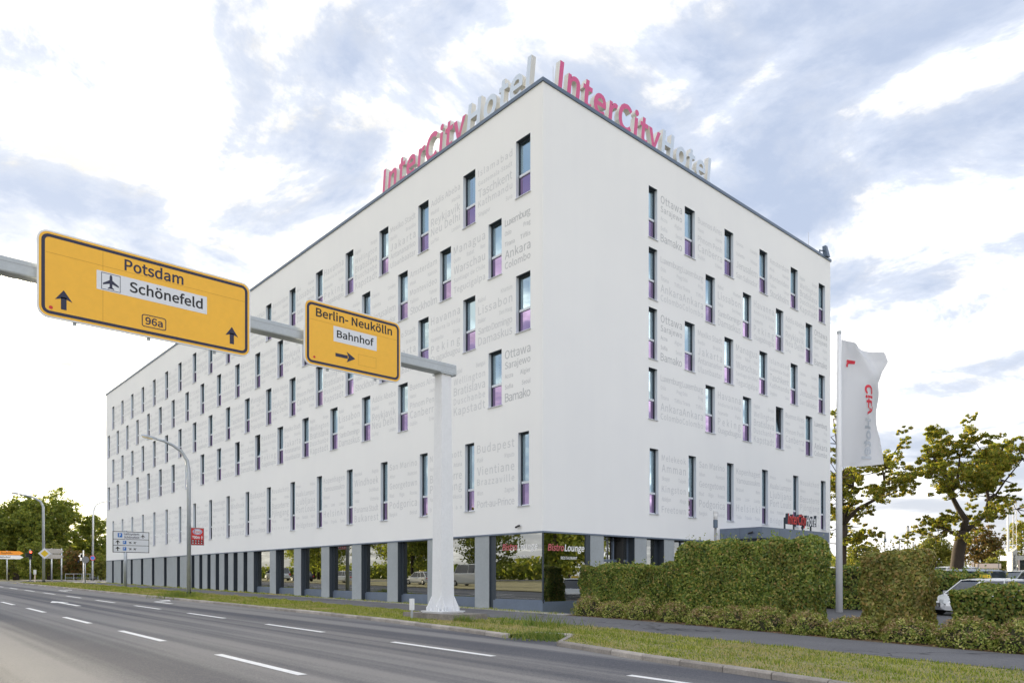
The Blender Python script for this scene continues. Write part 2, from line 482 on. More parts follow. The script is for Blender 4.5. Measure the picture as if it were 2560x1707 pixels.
def text_geo(body, width=None, cap=1.0, justify=False, off=0.0, res=3):
    """verts (x right, y up, baseline 0, left at 0) and faces; fitted to a width by letter spacing or by squeezing"""
    sp = 1.0
    if width and justify and len(body) > 1:
        m, a = _raw(body, 1.0, res=2); w1 = np.ptp(a[:, 0]) * cap; bpy.data.meshes.remove(m)
        m, a = _raw(body, 1.5, res=2); w2 = np.ptp(a[:, 0]) * cap; bpy.data.meshes.remove(m)
        sp = 1.0 + 0.5 * (width - w1) / max(1e-4, (w2 - w1))
        sp = min(max(sp, 0.86), 1.7)
    m, a = _raw(body, sp, off, res=res)
    F = [tuple(p.vertices) for p in m.polygons]
    bpy.data.meshes.remove(m)
    a = a.copy() * cap
    a[:, 0] -= a[:, 0].min()
    if width:
        w0 = a[:, 0].max()
        a[:, 0] *= width / w0
    return a[:, :2], F

class TX:
    """collects flat text; axes given as origin, right vector, up vector"""
    def __init__(s): s.v = []; s.f = []
    def add(s, geo, o, r=(1, 0, 0), u=(0, 0, 1)):
        a, F = geo; i = len(s.v)
        o = np.array(o); r = np.array(r); u = np.array(u)
        P = o + a[:, :1] * r + a[:, 1:2] * u
        s.v += [tuple(p) for p in P]; s.f += [tuple(i + q for q in f) for f in F]
    def build(s, name, matname, parent):
        me = bpy.data.meshes.new(name); me.from_pydata(s.v, [], s.f); me.materials.append(MATS[matname]); me.update()
        return finish(bpy.data.objects.new(name, me), parent)

rng = np.random.default_rng(7)
random.seed(7)

# ================================================================== SETTING
# ground: one big sheet to the horizon
gb = MB()
gx = [-1500, -400, -185, -85, 40, 120, 600]
for a, b in zip(gx[:-1], gx[1:]):
    gb.face([(a, -900, T(a) - 0.03), (b, -900, T(b) - 0.03), (b, 1500, T(b) - 0.03), (a, 1500, T(a) - 0.03)])
struct(gb.build('ground', 'dry_turf'))

KERB = [(-73.0, -8.15), (-37.7, -8.05), (-20.0, -7.85), (-4.6, -7.68), (0.0, -7.78), (4.5, -8.13), (7.3, -8.50)]
KERB2 = [(9.6, -8.86), (12.6, -9.50), (16.5, -10.05), (24.0, -11.0), (40.0, -12.9)]
GAP = [(7.301, -7.30), (8.30, -7.02), (9.55, -8.80)]
kerb_y = lin(KERB + GAP + KERB2)
road_near = lambda x: -21.9
road_far = lambda x: kerb_y(x) + 0.02 if x > -73 else -8.15
def kx(L): return sorted(set(L + [7.3, 7.301, 8.3, 9.55, 9.6]))
mb = sheet(kx(xs(-300, 60, 6)), road_near, road_far, 0.0)
# side street at the far crossing
for y0, y1 in ((-8.13, 160.0), (-160.0, -21.92)):
    mb.face([(-96, y0, T(-96)), (-85, y0, T(-85)), (-85, y1, T(-85)), (-96, y1, T(-96))])
    mb.face([(-85, y0, T(-85)), (-80, y0, T(-80)), (-80, y1, T(-80)), (-85, y1, T(-85))])
road = struct(mb.build('road', 'road_asphalt'))

# lane markings, each a thin painted sheet on the road
def mark(poly, off=0.006):
    m = MB(); m.face([(x, y, T(x) + off) for x, y in poly])
    return m.build('lane_marking', 'paint', road)
for y, x0 in ((-15.72, 6.50), (-11.42, 6.40)):
    for k in range(-2, 14):
        a = x0 - 7.43 * k; b = a + 3.85
        if -76 < a < 24:
            wv = 0.085
            mark([(a, y - wv), (b, y - wv), (b, y + wv), (a, y + wv)])
for cx, cy, kind in ((-20.0, -13.55, 0), (-19.4, -9.42, 1), (-43.2, -9.5, 1), (-46.0, -13.55, 0)):
    if kind == 0:
        mark([(cx - 3.0, cy), (cx - 1.0, cy - 0.42), (cx - 1.0, cy - 0.11), (cx + 3.2, cy - 0.11), (cx + 3.2, cy + 0.11), (cx - 1.0, cy + 0.11), (cx - 1.0, cy + 0.42)])
    else:
        mark([(cx - 0.2, cy - 0.11), (cx + 2.4, cy - 0.11), (cx + 2.4, cy + 0.11), (cx - 0.6, cy + 0.11)])
        mark([(cx - 0.85, cy + 0.75), (cx - 0.25, cy - 0.105), (cx - 0.6, cy + 0.105), (cx - 1.15, cy + 0.62)])
        mark([(cx - 1.55, cy + 0.50), (cx - 0.55, cy + 0.86), (cx - 2.1, cy + 1.25)])

# footpath
sw_far = lin([(-74, -0.75), (2, -0.95), (7, -1.15), (11.7, -2.2), (17.6, -3.0), (40, -5.5)])
sw_near = lin([(-74, -3.45), (-12, -3.75), (4.5, -4.35), (8.5, -4.75), (13.4, -5.45), (15.5, -5.75), (40, -8.3)])
path = struct(sheet(xs(-74, 45, 4), sw_near, sw_far, 0.10).build('footpath', 'path_asphalt'))
# verge soil between kerb and footpath, gravel strip against the wall, bed under the hedges
struct(sheet(kx(xs(-73, 45, 3)), lambda x: kerb_y(x) + 0.13, lambda x: sw_near(x) + 0.02, 0.094).build('verge', 'turf'))
struct(sheet(xs(-74, 2.0, 4), sw_far, lambda x: 0.02, 0.095).build('gravel_strip', 'gravel'))
struct(sheet(xs(2.0, 45, 3), sw_far, lambda x: 3.2, 0.096).build('planting_bed', 'soil'))
# forecourt and car park behind the hedges
struct(sheet(xs(0.02, 45, 6), lambda x: 3.2, lambda x: 62, 0.05).build('car_park', 'asphalt_far'))
# pale paved corner beyond the building
mb = sheet(xs(-79.9, -74, 6), lambda x: -3.3, lambda x: 40, 0.10)
mb = sheet(xs(-74, -70.7, 3), lambda x: 0.0, lambda x: 40, 0.10, mb)
struct(mb.build('pavement', 'paving'))
mb = sheet(xs(-112, -96, 6), lambda x: -3.0, lambda x: 80, 0.08)
struct(mb.build('far_pavement', 'paving'))
# grassy strip, kerb edge and path across the road (seen mirrored in the glass)
struct(sheet(xs(-300, 120, 30), lambda x: -34, lambda x: -22.0, 0.06).build('opposite_verge', 'dry_turf'))

# kerb stones
kerb = bpy.data.objects.new('kerb', None); kerb['_w'] = 1; col.objects.link(kerb); struct(kerb)
kst = MB()
prof = [(0, -0.1), (0, 0.085), (0.03, 0.115), (0.15, 0.12), (0.15, -0.1)]       # across, up
kst.prism([(0.010, y, z) for y, z in prof], (0.978, 0, 0))
kst_me = kst.mesh('kerb_stone', 'kerb_stone')
def stones(pts, flip=1):
    D = [0.0]
    for p, q in zip(pts[:-1], pts[1:]): D.append(D[-1] + math.dist(p, q))
    n = int(D[-1]); X = [p[0] for p in pts]; Y = [p[1] for p in pts]
    for i in range(n):
        s0, s1 = i * D[-1] / n, (i + 1) * D[-1] / n
        a = (np.interp(s0, D, X), np.interp(s0, D, Y)); b = (np.interp(s1, D, X), np.interp(s1, D, Y))
        o = bpy.data.objects.new('kerb_stone', kst_me); col.objects.link(o); o.parent = kerb
        L = math.dist(a, b); ang = math.atan2(b[1] - a[1], b[0] - a[0])
        o.location = (a[0], a[1], T(a[0]) + random.uniform(-0.006, 0.006))
        o.rotation_euler = (random.uniform(-0.01, 0.01), -math.asin((T(b[0]) - T(a[0])) / L), ang + random.uniform(-0.006, 0.006))
        o.scale = (L, 1, 1)
arc = [(-73.0 - 6.5 * math.sin(t), -8.15 + 6.5 * (1 - math.cos(t))) for t in np.linspace(R(90), 0, 8)]
stones(arc[:-1] + KERB)
stones(KERB2)
stones([(8.30, -7.10), (9.50, -8.80)])
stones([(7.25, -7.42), (8.35, -7.12)])
stones([(-300 + 20, -22.0), (60, -22.0)][::1]) if False else None

# ------------------------------------------------------------------ grass
def blades(n, xr, yf0, yf1, h, wd, off, dens_x=None):
    x = rng.uniform(xr[0], xr[1], n) if dens_x is None else xr[0] + (xr[1] - xr[0]) * rng.uniform(0, 1, n) ** dens_x
    u = rng.uniform(0, 1, n)
    y0 = np.array([yf0(q) for q in x]); y1 = np.array([yf1(q) for q in x])
    y = y0 + (y1 - y0) * u
    inside = (x > -0.66) & (x < 2.43) & (y > -6.53) & (y < -4.97)
    y = np.where(inside, y - 100, y) * 1.0
    keep = ~inside; x = x[keep]; y = y[keep]; u = u[keep]; n = len(x)
    z = np.array([T(q) for q in x]) + off
    clump = 0.55 + 0.9 * (np.sin(x * 2.3 + np.sin(y * 3.1) * 1.7) * np.cos(y * 2.7 + x * 0.9)) ** 2
    H = h * clump * rng.uniform(0.5, 1.4, n)
    a = rng.uniform(0, 2 * np.pi, n); lean = rng.uniform(0, 0.7, n) * H; b = rng.uniform(0, 2 * np.pi, n)
    W = wd * rng.uniform(0.6, 1.4, n)
    P = np.zeros((n, 3, 3))
    P[:, 0] = np.stack([x - np.cos(a) * W, y - np.sin(a) * W, z], 1)
    P[:, 1] = np.stack([x + np.cos(a) * W, y + np.sin(a) * W, z], 1)
    P[:, 2] = np.stack([x + np.cos(b) * lean, y + np.sin(b) * lean, z + H], 1)
    return P.reshape(-1, 3)
V = np.concatenate([
    blades(62000, (-12, 20), lambda x: kerb_y(x) + 0.12, lambda x: sw_near(x) + 0.06, 0.060, 0.011, 0.09),
    blades(30000, (-36, -12), lambda x: kerb_y(x) + 0.12, lambda x: sw_near(x) + 0.06, 0.085, 0.017, 0.09),
    blades(24000, (-73, -36), lambda x: kerb_y(x) + 0.12, lambda x: sw_near(x) + 0.06, 0.11, 0.03, 0.09)])
g = polymesh('verge_grass', V, 3, 'grass_blade', kind='stuff')
tag(g, 'short patchy grass on the strip between kerb and footpath', 'grass')
V = np.concatenate([blades(5200, (-40, 1.5), lambda x: sw_far(x) + 0.05, lambda x: -0.03, 0.07, 0.012, 0.09),
                    blades(3600, (-73, -20), lambda x: sw_far(x) + 0.05, lambda x: -0.03, 0.10, 0.02, 0.09)])
g = polymesh('wall_grass', V, 3, 'grass_blade', kind='stuff')
tag(g, 'thin weeds in the gravel strip along the foot of the grey wall', 'grass')
def litter(n, xr, y0, y1):
    x = rng.uniform(*xr, n); y = np.array([y0(q) for q in x]) + rng.beta(1.2, 2.2, n) * np.array([y1(q) - y0(q) for q in x])
    z = np.array([T(q) for q in x]) + 0.105 + rng.uniform(0, 0.02, n)
    a = rng.uniform(0, 6.28, n); L = rng.uniform(0.02, 0.045, n)
    P = np.zeros((n, 4, 3))
    for i, (p, q) in enumerate(((1, 0), (0, 0.5), (-1, 0), (0, -0.5))):
        P[:, i] = np.stack([x + L * (p * np.cos(a) - q * np.sin(a)), y + L * (p * np.sin(a) + q * np.cos(a)), z + rng.uniform(0, 0.012, n)], 1)
    return P.reshape(-1, 3)
g = polymesh('leaf_litter', litter(5200, (2.2, 24), sw_far, lambda x: sw_far(x) + 1.3), 4, 'dead_leaf', kind='stuff')
tag(g, 'brown fallen leaves on the bare soil along the hedge bed', 'leaves')

def weeds(name, label, cx, cy, rx, ry, n, h):
    x = cx + rng.normal(0, rx, n); y = cy + rng.normal(0, ry, n)
    z = np.array([T(q) for q in x]) + 0.02
    hh = h * rng.uniform(0.25, 1.15, n) * np.exp(-((x - cx) / (2.2 * rx)) ** 2)
    P = np.zeros((n, 3, 3)); a = rng.uniform(0, 6.28, n); b = rng.uniform(0, 6.28, n); W = rng.uniform(0.008, 0.022, n)
    P[:, 0] = np.stack([x - np.cos(a) * W, y - np.sin(a) * W, z], 1); P[:, 1] = np.stack([x + np.cos(a) * W, y + np.sin(a) * W, z], 1)
    P[:, 2] = np.stack([x + np.cos(b) * hh * .6, y + np.sin(b) * hh * .6, z + hh], 1)
    # little leaves up the stalks
    m = n // 2; t = rng.uniform(0.2, 1, m); base = P[:m, 0] + (P[:m, 2] - P[:m, 0]) * t[:, None]
    L = rng.uniform(0.02, 0.05, m); a = rng.uniform(0, 6.28, m)
    Q = np.zeros((m, 3, 3)); Q[:, 0] = base
    Q[:, 1] = base + np.stack([np.cos(a) * L, np.sin(a) * L, L * 0.5], 1)
    Q[:, 2] = base + np.stack([np.cos(a + .7) * L * .8, np.sin(a + .7) * L * .8, L * 0.1], 1)
    o = polymesh(name, np.concatenate([P.reshape(-1, 3), Q.reshape(-1, 3)]), 3, 'weed_leaf', kind='stuff')
    return tag(o, label, 'weeds')
weeds('weed_clump', 'tangle of weeds filling the gap between the two kerbs', 8.0, -7.85, 0.50, 0.34, 1300, 0.20)
weeds('weed_clump', 'leafy weeds beside the concrete foot of the sign gantry', 2.75, -6.30, 0.30, 0.16, 380, 0.34)
weeds('weed_clump', 'tall weeds at the foot of the lamp post with the red panel', -23.4, -7.0, 1.0, 0.5, 900, 0.55)
weeds('weed_clump', 'sparse flowering weeds standing on the verge before the corner window', 5.4, -5.6, 1.3, 0.5, 420, 0.5)

# ================================================================== HOTEL
hotel = thing('hotel_building', 'white six storey corner hotel with narrow windows and grey city names', 'building')
LX, WY = -70.63, 26.17
ZR, ZW, ZB = 22.255, 22.105, 3.461
PITCH = 3.692
TOPS = [20.32, 17.39, 14.51, 11.61]; WH = 2.49
T5, H5 = 7.74, 3.17
W1, W5 = 0.935, 0.715

left_rows = []      # per row: list of (x0, x1)
for r in range(4):
    off = 0.0 if r % 2 == 0 else 0.5
    left_rows.append([(-(0.745 + (k + off) * PITCH) - W1, -(0.745 + (k + off) * PITCH)) for k in range(19)])
left_rows.append([(-(0.828 + k * PITCH) - W5, -(0.828 + k * PITCH)) for k in range(19)])
ra = [(7.06, 7.76)] + [(y, y + 0.915) for y in (10.0, 13.64, 17.27, 20.9, 24.53)]
rb = [(7.06, 7.76)] + [(y, y + 0.915) for y in (11.85, 15.50, 19.13, 22.80)]
r5 = [(7.14, 7.85), (10.33, 11.03), (13.89, 14.59), (17.55, 18.24), (21.20, 21.88), (24.83, 25.50)]
right_rows = [ra, rb, ra, rb, r5]
bands = [(TOPS[r] - WH, TOPS[r]) for r in range(4)] + [(T5 - H5, T5)]

def facade(rows, lo, hi, put):
    """wall sheet with real openings; put(a, b, z0, z1) adds one rectangle"""
    z = ZW
    for (z0, z1), row in zip(bands, rows):
        put(lo, hi, z1, z)
        cur = lo
        for a, b in sorted(row):
            put(cur, a, z0, z1); cur = b
        put(cur, hi, z0, z1)
        z = z0
    put(lo, hi, ZB, z)
mb = MB()
facade(left_rows, LX, 0.0, lambda a, b, z0, z1: mb.face([(a, 0, z0), (b, 0, z0), (b, 0, z1), (a, 0, z1)]))
mb.build('facade_wall', 'white_render', hotel)
mb = MB()
facade(right_rows, 0.0, WY, lambda a, b, z0, z1: mb.face([(0, a, z0), (0, b, z0), (0, b, z1), (0, a, z1)]))
mb.build('facade_wall', 'white_render', hotel)
mb = MB()
mb.face([(LX, 0, 0), (LX, 0, ZW), (LX, WY, ZW), (LX, WY, 0)]); mb.face([(LX, WY, 0), (LX, WY, ZW), (0, WY, ZW), (0, WY, 0)])
mb.build('rear_wall', 'white_render', hotel)
mb = MB(); mb.box(LX + 0.4, -0.4, 0.4, WY - 0.4, ZW - 0.7, ZW - 0.5); mb.build('roof', 'gravel', hotel)
# soffit closing the recessed ground floor, core walls that stop light
mb = MB(); mb.face([(LX, 0, ZB), (LX, 6, ZB), (0, 6, ZB), (0, 0, ZB)]); mb.face([(-6, 6, ZB), (-6, WY, ZB), (0, WY, ZB), (0, 6, ZB)])
mb.build('soffit', 'pilaster', hotel)
# parapet cap
mb = MB()
mb.box(LX - 0.06, 0.06, -0.06, 0.34, ZW, ZR); mb.box(-0.34, 0.06, 0.342, WY + 0.06, ZW, ZR)
mb.box(LX - 0.06, LX + 0.34, 0.342, WY + 0.06, ZW, ZR)
mb.build('parapet_cap', 'parapet_metal', hotel)
# movement joint near the corner and drip edge under the render
mb = MB(); mb.box(-0.012, 0.010, -0.010, 0.012, ZB, ZW); mb.build('corner_bead', 'white_render', hotel)
mb = MB(); mb.box(LX, 0.03, -0.03, 0.0, ZB - 0.07, ZB - 0.002); mb.box(0.0, 0.03, 0.001, WY, ZB - 0.07, ZB - 0.002)
mb.build('drip_edge', 'plinth_metal', hotel)

# --- windows: local x along the wall, y inwards, z up, origin at lower left of the opening
def window_meshes(wd, ht, frac):
    dp = 0.20
    m = MB()   # reveal lining and frame bars
    for a, b in ((0.0, 0.02), (wd - 0.02, wd)):
        m.box(a, b, 0.0, 0.155, 0.05, ht, 0); m.box(a, b, 0.155, dp + 0.05, 0.05, ht, 2)  # inner part coloured dark to stand in for the dark reflection beside the pane
    m.box(0.02, wd - 0.02, 0.0, dp + 0.05, ht - 0.02, ht, 1)
    zl = ht * frac
    for a, b in ((0.02, 0.065), (wd - 0.065, wd - 0.02)): m.box(a, b, dp - 0.03, dp + 0.04, 0.05, ht - 0.02, 2)
    m.box(0.065, wd - 0.065, dp - 0.03, dp + 0.04, ht - 0.075, ht - 0.02, 2)
    m.box(0.065, wd - 0.065, dp - 0.05, dp + 0.04, zl, zl + 0.10, 0)
    m.box(0.065, wd - 0.065, dp - 0.03, dp + 0.04, 0.05, 0.09, 0)
    fr = m.mesh('window', ['alu', 'dark_frame', 'dark_frame'])
    m = MB(); m.face([(0.065, dp + 0.01, zl + 0.10), (wd - 0.065, dp + 0.01, zl + 0.10), (wd - 0.065, dp + 0.01, ht - 0.075), (0.065, dp + 0.01, ht - 0.075)])
    up = m.mesh('upper_pane', 'upper_glass')
    m = MB(); m.face([(0.065, dp, 0.09), (wd - 0.065, dp, 0.09), (wd - 0.065, dp, zl), (0.065, dp, zl)])
    lp = m.mesh('lower_pane', 'purple_glass')
    m = MB(); n = 22
    P = [(0.065 + (wd - 0.13) * i / n, dp + 0.15 + 0.025 * math.sin(i * 1.9) * (1 + 0.5 * math.sin(i * 0.7))) for i in range(n + 1)]
    for (a, ya), (b, yb) in zip(P[:-1], P[1:]): m.face([(a, ya, zl + 0.05), (b, yb, zl + 0.05), (b, yb, ht - 0.03), (a, ya, ht - 0.03)])
    cu = m.mesh('curtain', 'curtain', True)
    m = MB(); m.hexa([(-0.03, -0.055, -0.005), (wd + 0.03, -0.055, -0.005), (wd + 0.03, dp, 0.02), (-0.03 + 0.031, dp, 0.02)],
                     [(-0.03, -0.055, 0.02), (wd + 0.03, -0.055, 0.02), (wd + 0.03, dp, 0.05), (-0.03 + 0.031, dp, 0.05)])
    si = m.mesh('sill', 'sill_alu')
    m = MB(); m.face([(0.0, 0.9, 0), (wd, 0.9, 0), (wd, 0.9, ht), (0, 0.9, ht)]); 
    m.face([(0, dp + .05, 0), (0, .9, 0), (0, .9, ht), (0, dp + .05, ht)]); m.face([(wd, dp + .05, 0), (wd, dp + .05, ht), (wd, .9, ht), (wd, .9, 0)])
    ro = m.mesh('room', 'room')
    return fr, [('upper_pane', up), ('lower_pane', lp), ('curtain', cu), ('sill', si), ('room_niche', ro)]
WM = {'a': window_meshes(W1, WH, 0.385), 'b': window_meshes(W5, H5, 0.31), 'c': window_meshes(0.915, WH, 0.385), 'd': window_meshes(0.70, WH, 0.385), 'e': window_meshes(0.70, H5, 0.31)}
def put_window(kind, loc, rz, tilt=False):
    fr, subs = WM[kind]
    o = bpy.data.objects.new('window', fr); col.objects.link(o); o.parent = hotel
    o.location = loc; o.rotation_euler = (0, 0, rz)
    for nm, me in subs:
        c = bpy.data.objects.new(nm, me); col.objects.link(c); c.parent = o
        if nm == 'curtain':                    # drawn to a different width in every room
            wv = {'a': W1, 'b': W5, 'c': 0.915, 'd': 0.70, 'e': 0.70}[kind]; f = random.choice((0.35, 0.5, 0.7, 1.0, 1.0, 1.0)); c.scale.x = f
            c.location.x = random.choice((0.065 * (1 - f), (wv - 0.065) * (1 - f)))
        if nm == 'upper_pane' and tilt:        # sash tipped open inwards at the top
            z0 = (WH if kind in 'acd' else H5) * (0.385 if kind in 'acd' else 0.31) + 0.10
            c.matrix_parent_inverse = Matrix.Translation((0, 0.21, z0)) @ Matrix.Rotation(R(-7), 4, 'X') @ Matrix.Translation((0, -0.21, -z0))
    return o
for r in range(5):
    for k, (a, b) in enumerate(left_rows[r]):
        put_window('b' if r == 4 else 'a', (a, 0, bands[r][0]), 0, tilt=(r, k) in ((3, 7), (3, 8), (4, 9), (3, 12)))
    for k, (a, b) in enumerate(right_rows[r]):
        kd = 'e' if r == 4 else ('d' if k == 0 else 'c')
        put_window(kd, (0, a, bands[r][0]), R(90), tilt=(r, k) == (3, 3))

# --- city names
CITY = {
 'A': [('Luxemburg', 2), ('Oslo|Prag', 1), ('Tirana|Tiflis', 1), ('Ankara', 3), ('Colombo', 2)],
 'B': [('Ottawa', 3), ('Sarajewo', 2), ('Accra|Algier', 1), ('Sofia|Seoul', 1), ('Bamako', 3)],
 'C': [('Islamabad', 2), ('Guatemala-Stadt', 1.2), ('Taschkent', 3), ('Kathmandu', 2), ('Singapur|Suva', 1)],
 'D': [('Managua', 3), ('Quito|Rabat|Rom', 1), ('Warschau', 3), ('Santiago de Chile', 1.2), ('Tegucigalpa', 2)],
 'E': [('Addis Abeba', 2), ('Madrid|Manila', 1), ('Reykjavik', 3), ('Neu Delhi', 3), ('La Paz|London', 1)],
 'F': [('Amsterdam', 2), ('Minsk|Nairobi', 1), ('Montevideo', 2), ('Tallinn|Tehran', 1), ('Stockholm', 3)],
 'G': [('Kabul|Khartum', 1), ('Lissabon', 3), ('Dakar|Den Haag', 1), ('Santo Domingo', 2), ('Damaskus', 3)],
 'H': [('Havanna', 3), ('Andorra la Vella', 1.2), ('Paramaribo|Paris', 1), ('Peking', 3), ('Ouagadougou', 2)],
 'I': [('Bagdad|Bangui', 1), ('Wellington', 2), ('Bratislava', 3), ('Duschanbe', 2), ('Kapstadt', 3)],
 'J': [('Mexiko Stadt', 2), ('Berlin|Brasilia', 1), ('Jakarta', 3), ('Antananarivo', 2), ('Ulaanbaatar', 2)],
 'K': [('Buenos Aires', 2), ('Hanoi|Jaunde', 1), ('Phnom Penh', 2), ('Canberra', 3), ('Dublin|Eriwan', 1)],
 'L': [('Caracas|Conakry', 1), ('Valletta|Vilnius', 1), ('Jerusalem', 3), ('San Salvador', 2)],
 'M': [('Budapest', 3), ('Malé|Maputo', 1), ('Vientiane', 3), ('Brazzaville', 2), ('Wien|Zagreb', 1), ('Port-au-Prince', 2.3)],
 'N': [('Nouakchott', 2), ('Asmara|Astana', 1), ('Basseterre', 3), ('Pjöngjang', 3), ('Nassau|Nikosia', 1), ('Belmopan', 1)],
 'O': [('San Marino', 2.3), ('Athen|Asuncion', 1), ('Georgetown', 2.3), ('Riad|Riga|Roseau', 1), ('Podgorica', 3), ('Bangkok|Beirut', 1)],
 'P': [('Bischkek|Bogota', 1), ('Windhoek', 3), ('Dhaka|Dschibuti', 1), ('Vaduz|Victoria', 1), ('Panama Stadt', 2.3), ('Bukarest', 3)],
 'Q': [('Kopenhagen', 2.3), ('Yamoussoukro', 2), ('Brüssel|Bern', 1), ('Lima|Lomé|Luanda', 1), ('Helsinki', 3), ('Tokio|Tripolis|Tunis', 1)],
 'R': [('Monaco|Moskau', 1), ('Kuala Lumpur', 2), ('Ljubljana', 3), ('Port Louis', 3), ('Kiew|Kampala|Kairo', 1), ('Bridgetown', 2)],
 'S': [('Melekeok', 2), ('Amman', 3), ('Skopje|Taipeh', 1), ('Kingston', 2.3), ('Abidjan|Abuja', 1), ('Freetown', 2.3)],
}
_cache = {}
NAMES = []          # every painted city name: (distance, mesh key, location, rotation)
CAMP = Vector(cam.location)
def word_geo(txt, wd, cap, just, bold):
    ck = (txt, round(wd, 2), round(cap, 3), just, bold)
    if ck not in _cache:
        _cache[ck] = [text_geo(txt, wd, cap, just, 0.012 if cap < 0.25 else 0.012, 2), None]
    return ck
def city(key, loc, wd, ht, rz):
    base = key.rstrip('+'); dbl = key.endswith('+')
    lines = CITY[base]; n = len(lines); seg = ht / n; copies = 2 if dbl else 1; cw = wd / copies
    bold = round(wd, 1) < 2
    M = Matrix.Translation(loc) @ Matrix.Rotation(rz, 4, 'Z')
    for c in range(copies):
        for i, (txt, s) in enumerate(lines):
            cap = {1: 0.185, 1.2: 0.20, 2: 0.29, 2.3: 0.31, 3: 0.37}[s]
            z = ht - seg * i - seg * 0.5 - cap * 0.5
            words = txt.split('|'); x0 = c * cw; ww = cw - (0.06 if dbl and c == 0 else 0)
            if len(words) == 1:
                put = [(txt, ww, x0, True)]
            else:
                wds = [min(len(q) * cap * 0.58, ww * (0.44 if len(words) == 2 else 0.29)) for q in words]
                gap = (ww - sum(wds)) / (len(words) - 1); x = x0; put = []
                for q, l in zip(words, wds):
                    put.append((q, l, x, False)); x += l + gap
            for q, l, x, j in put:
                p = M @ Vector((x, -0.004, z))
                NAMES.append(((p - CAMP).length / cap, word_geo(q, l, cap, j, bold), p, rz, bold))
LKEYS = ['.CEJIHGFDKLEJIHGFCE', 'ADFLGCEKHJIBDFGHKEJ', '.GHJFIKEDCGHJLFIKED', 'BIKEGIJHGFCEKDIJHGF', '.MNOPQRNMPQRSONMQRP']
RKEYS = ['BKLFI', 'A+GHEB', 'BJDCL', 'A+HIKA', 'SOQRN']
for r in range(5):
    ht = (WH if r < 4 else H5) - 0.15
    rows = left_rows[r]
    for k, (a, b) in enumerate(rows):
        key = LKEYS[r][k]
        if key == '.': continue
        x0 = b + 0.20
        x1 = (rows[k - 1][0] - 0.22) if k > 0 else -0.75
        city(key, (x0, 0, bands[r][0] + 0.04), x1 - x0, ht, 0)
    keys = []
    for ch in RKEYS[r]:
        if ch == '+': keys[-1] += '+'
        else: keys.append(ch)
    rr = right_rows[r]
    for k, key in enumerate(keys):
        y0 = rr[k][1] + 0.25
        y1 = rr[k + 1][0] - 0.22 if k + 1 < len(rr) else y0 + 1.75
        city(key, (0, y0, bands[r][0] + 0.04), y1 - y0, ht, R(90))

NAMES.sort(key=lambda q: q[0])
for dist, ck, p, rz, bold in NAMES[:300]:
    geo, me = _cache[ck]
    if me is None:
        me = bpy.data.meshes.new('city_name'); me.from_pydata([(v[0], 0.0, v[1]) for v in geo[0]], [], geo[1])
        me.materials.append(MATS['lettering_bold' if bold else 'lettering']); me.update(); _cache[ck][1] = me
    o = bpy.data.objects.new('city_name', me); col.objects.link(o); o.parent = hotel; o.location = p; o.rotation_euler = (0, 0, rz)
t = TX()
for dist, ck, p, rz, bold in NAMES[300:]:
    t.add(_cache[ck][0], tuple(p), (math.cos(rz), math.sin(rz), 0))
o = t.build('city_lettering', 'lettering', hotel); o['kind'] = 'stuff'

# --- ground floor: grey piers between deep dark bays of glass
big = [(-3.48, 0.0), (-7.22, -4.49), (-10.95, -8.24), (-14.67, -11.95), (-18.41, -15.70), (-22.16, -19.41), (-25.92, -23.16), (-29.63, -26.87)]
slots = [(-31.47, -30.72), (-33.37, -32.54), (-35.21, -34.38), (-37.04, -36.25), (-38.86, -38.10), (-40.71, -39.95), (-42.59, -41.82), (-46.32, -45.51),
         (-49.96, -49.16), (-53.64, -52.83), (-57.24, -56.43), (-60.87, -60.11), (-64.53, -63.75), (-68.20, -67.41)]
ops = sorted(big + slots)
ZG = ZB - 0.004
edges = [LX] + [e for ab in ops for e in ab]
for i in range(0, len(edges) - 1, 2):
    a, b = edges[i], edges[i + 1]
    if b - a < 0.05: continue
    n = 1 if (b - a < 1.5) else int(round((b - a) / 0.62))
    for j in range(n):
        p = a + (b - a) * j / n; q = a + (b - a) * (j + 1) / n
        gp = 0.008 if n > 1 else 0.0
        m = MB(); m.box(p + gp, q - gp, 0.0, 0.62, T(p) - 0.25, ZG); m.build('pier' if n == 1 else 'cladding_panel', 'pilaster', hotel)
gfloor = MB()
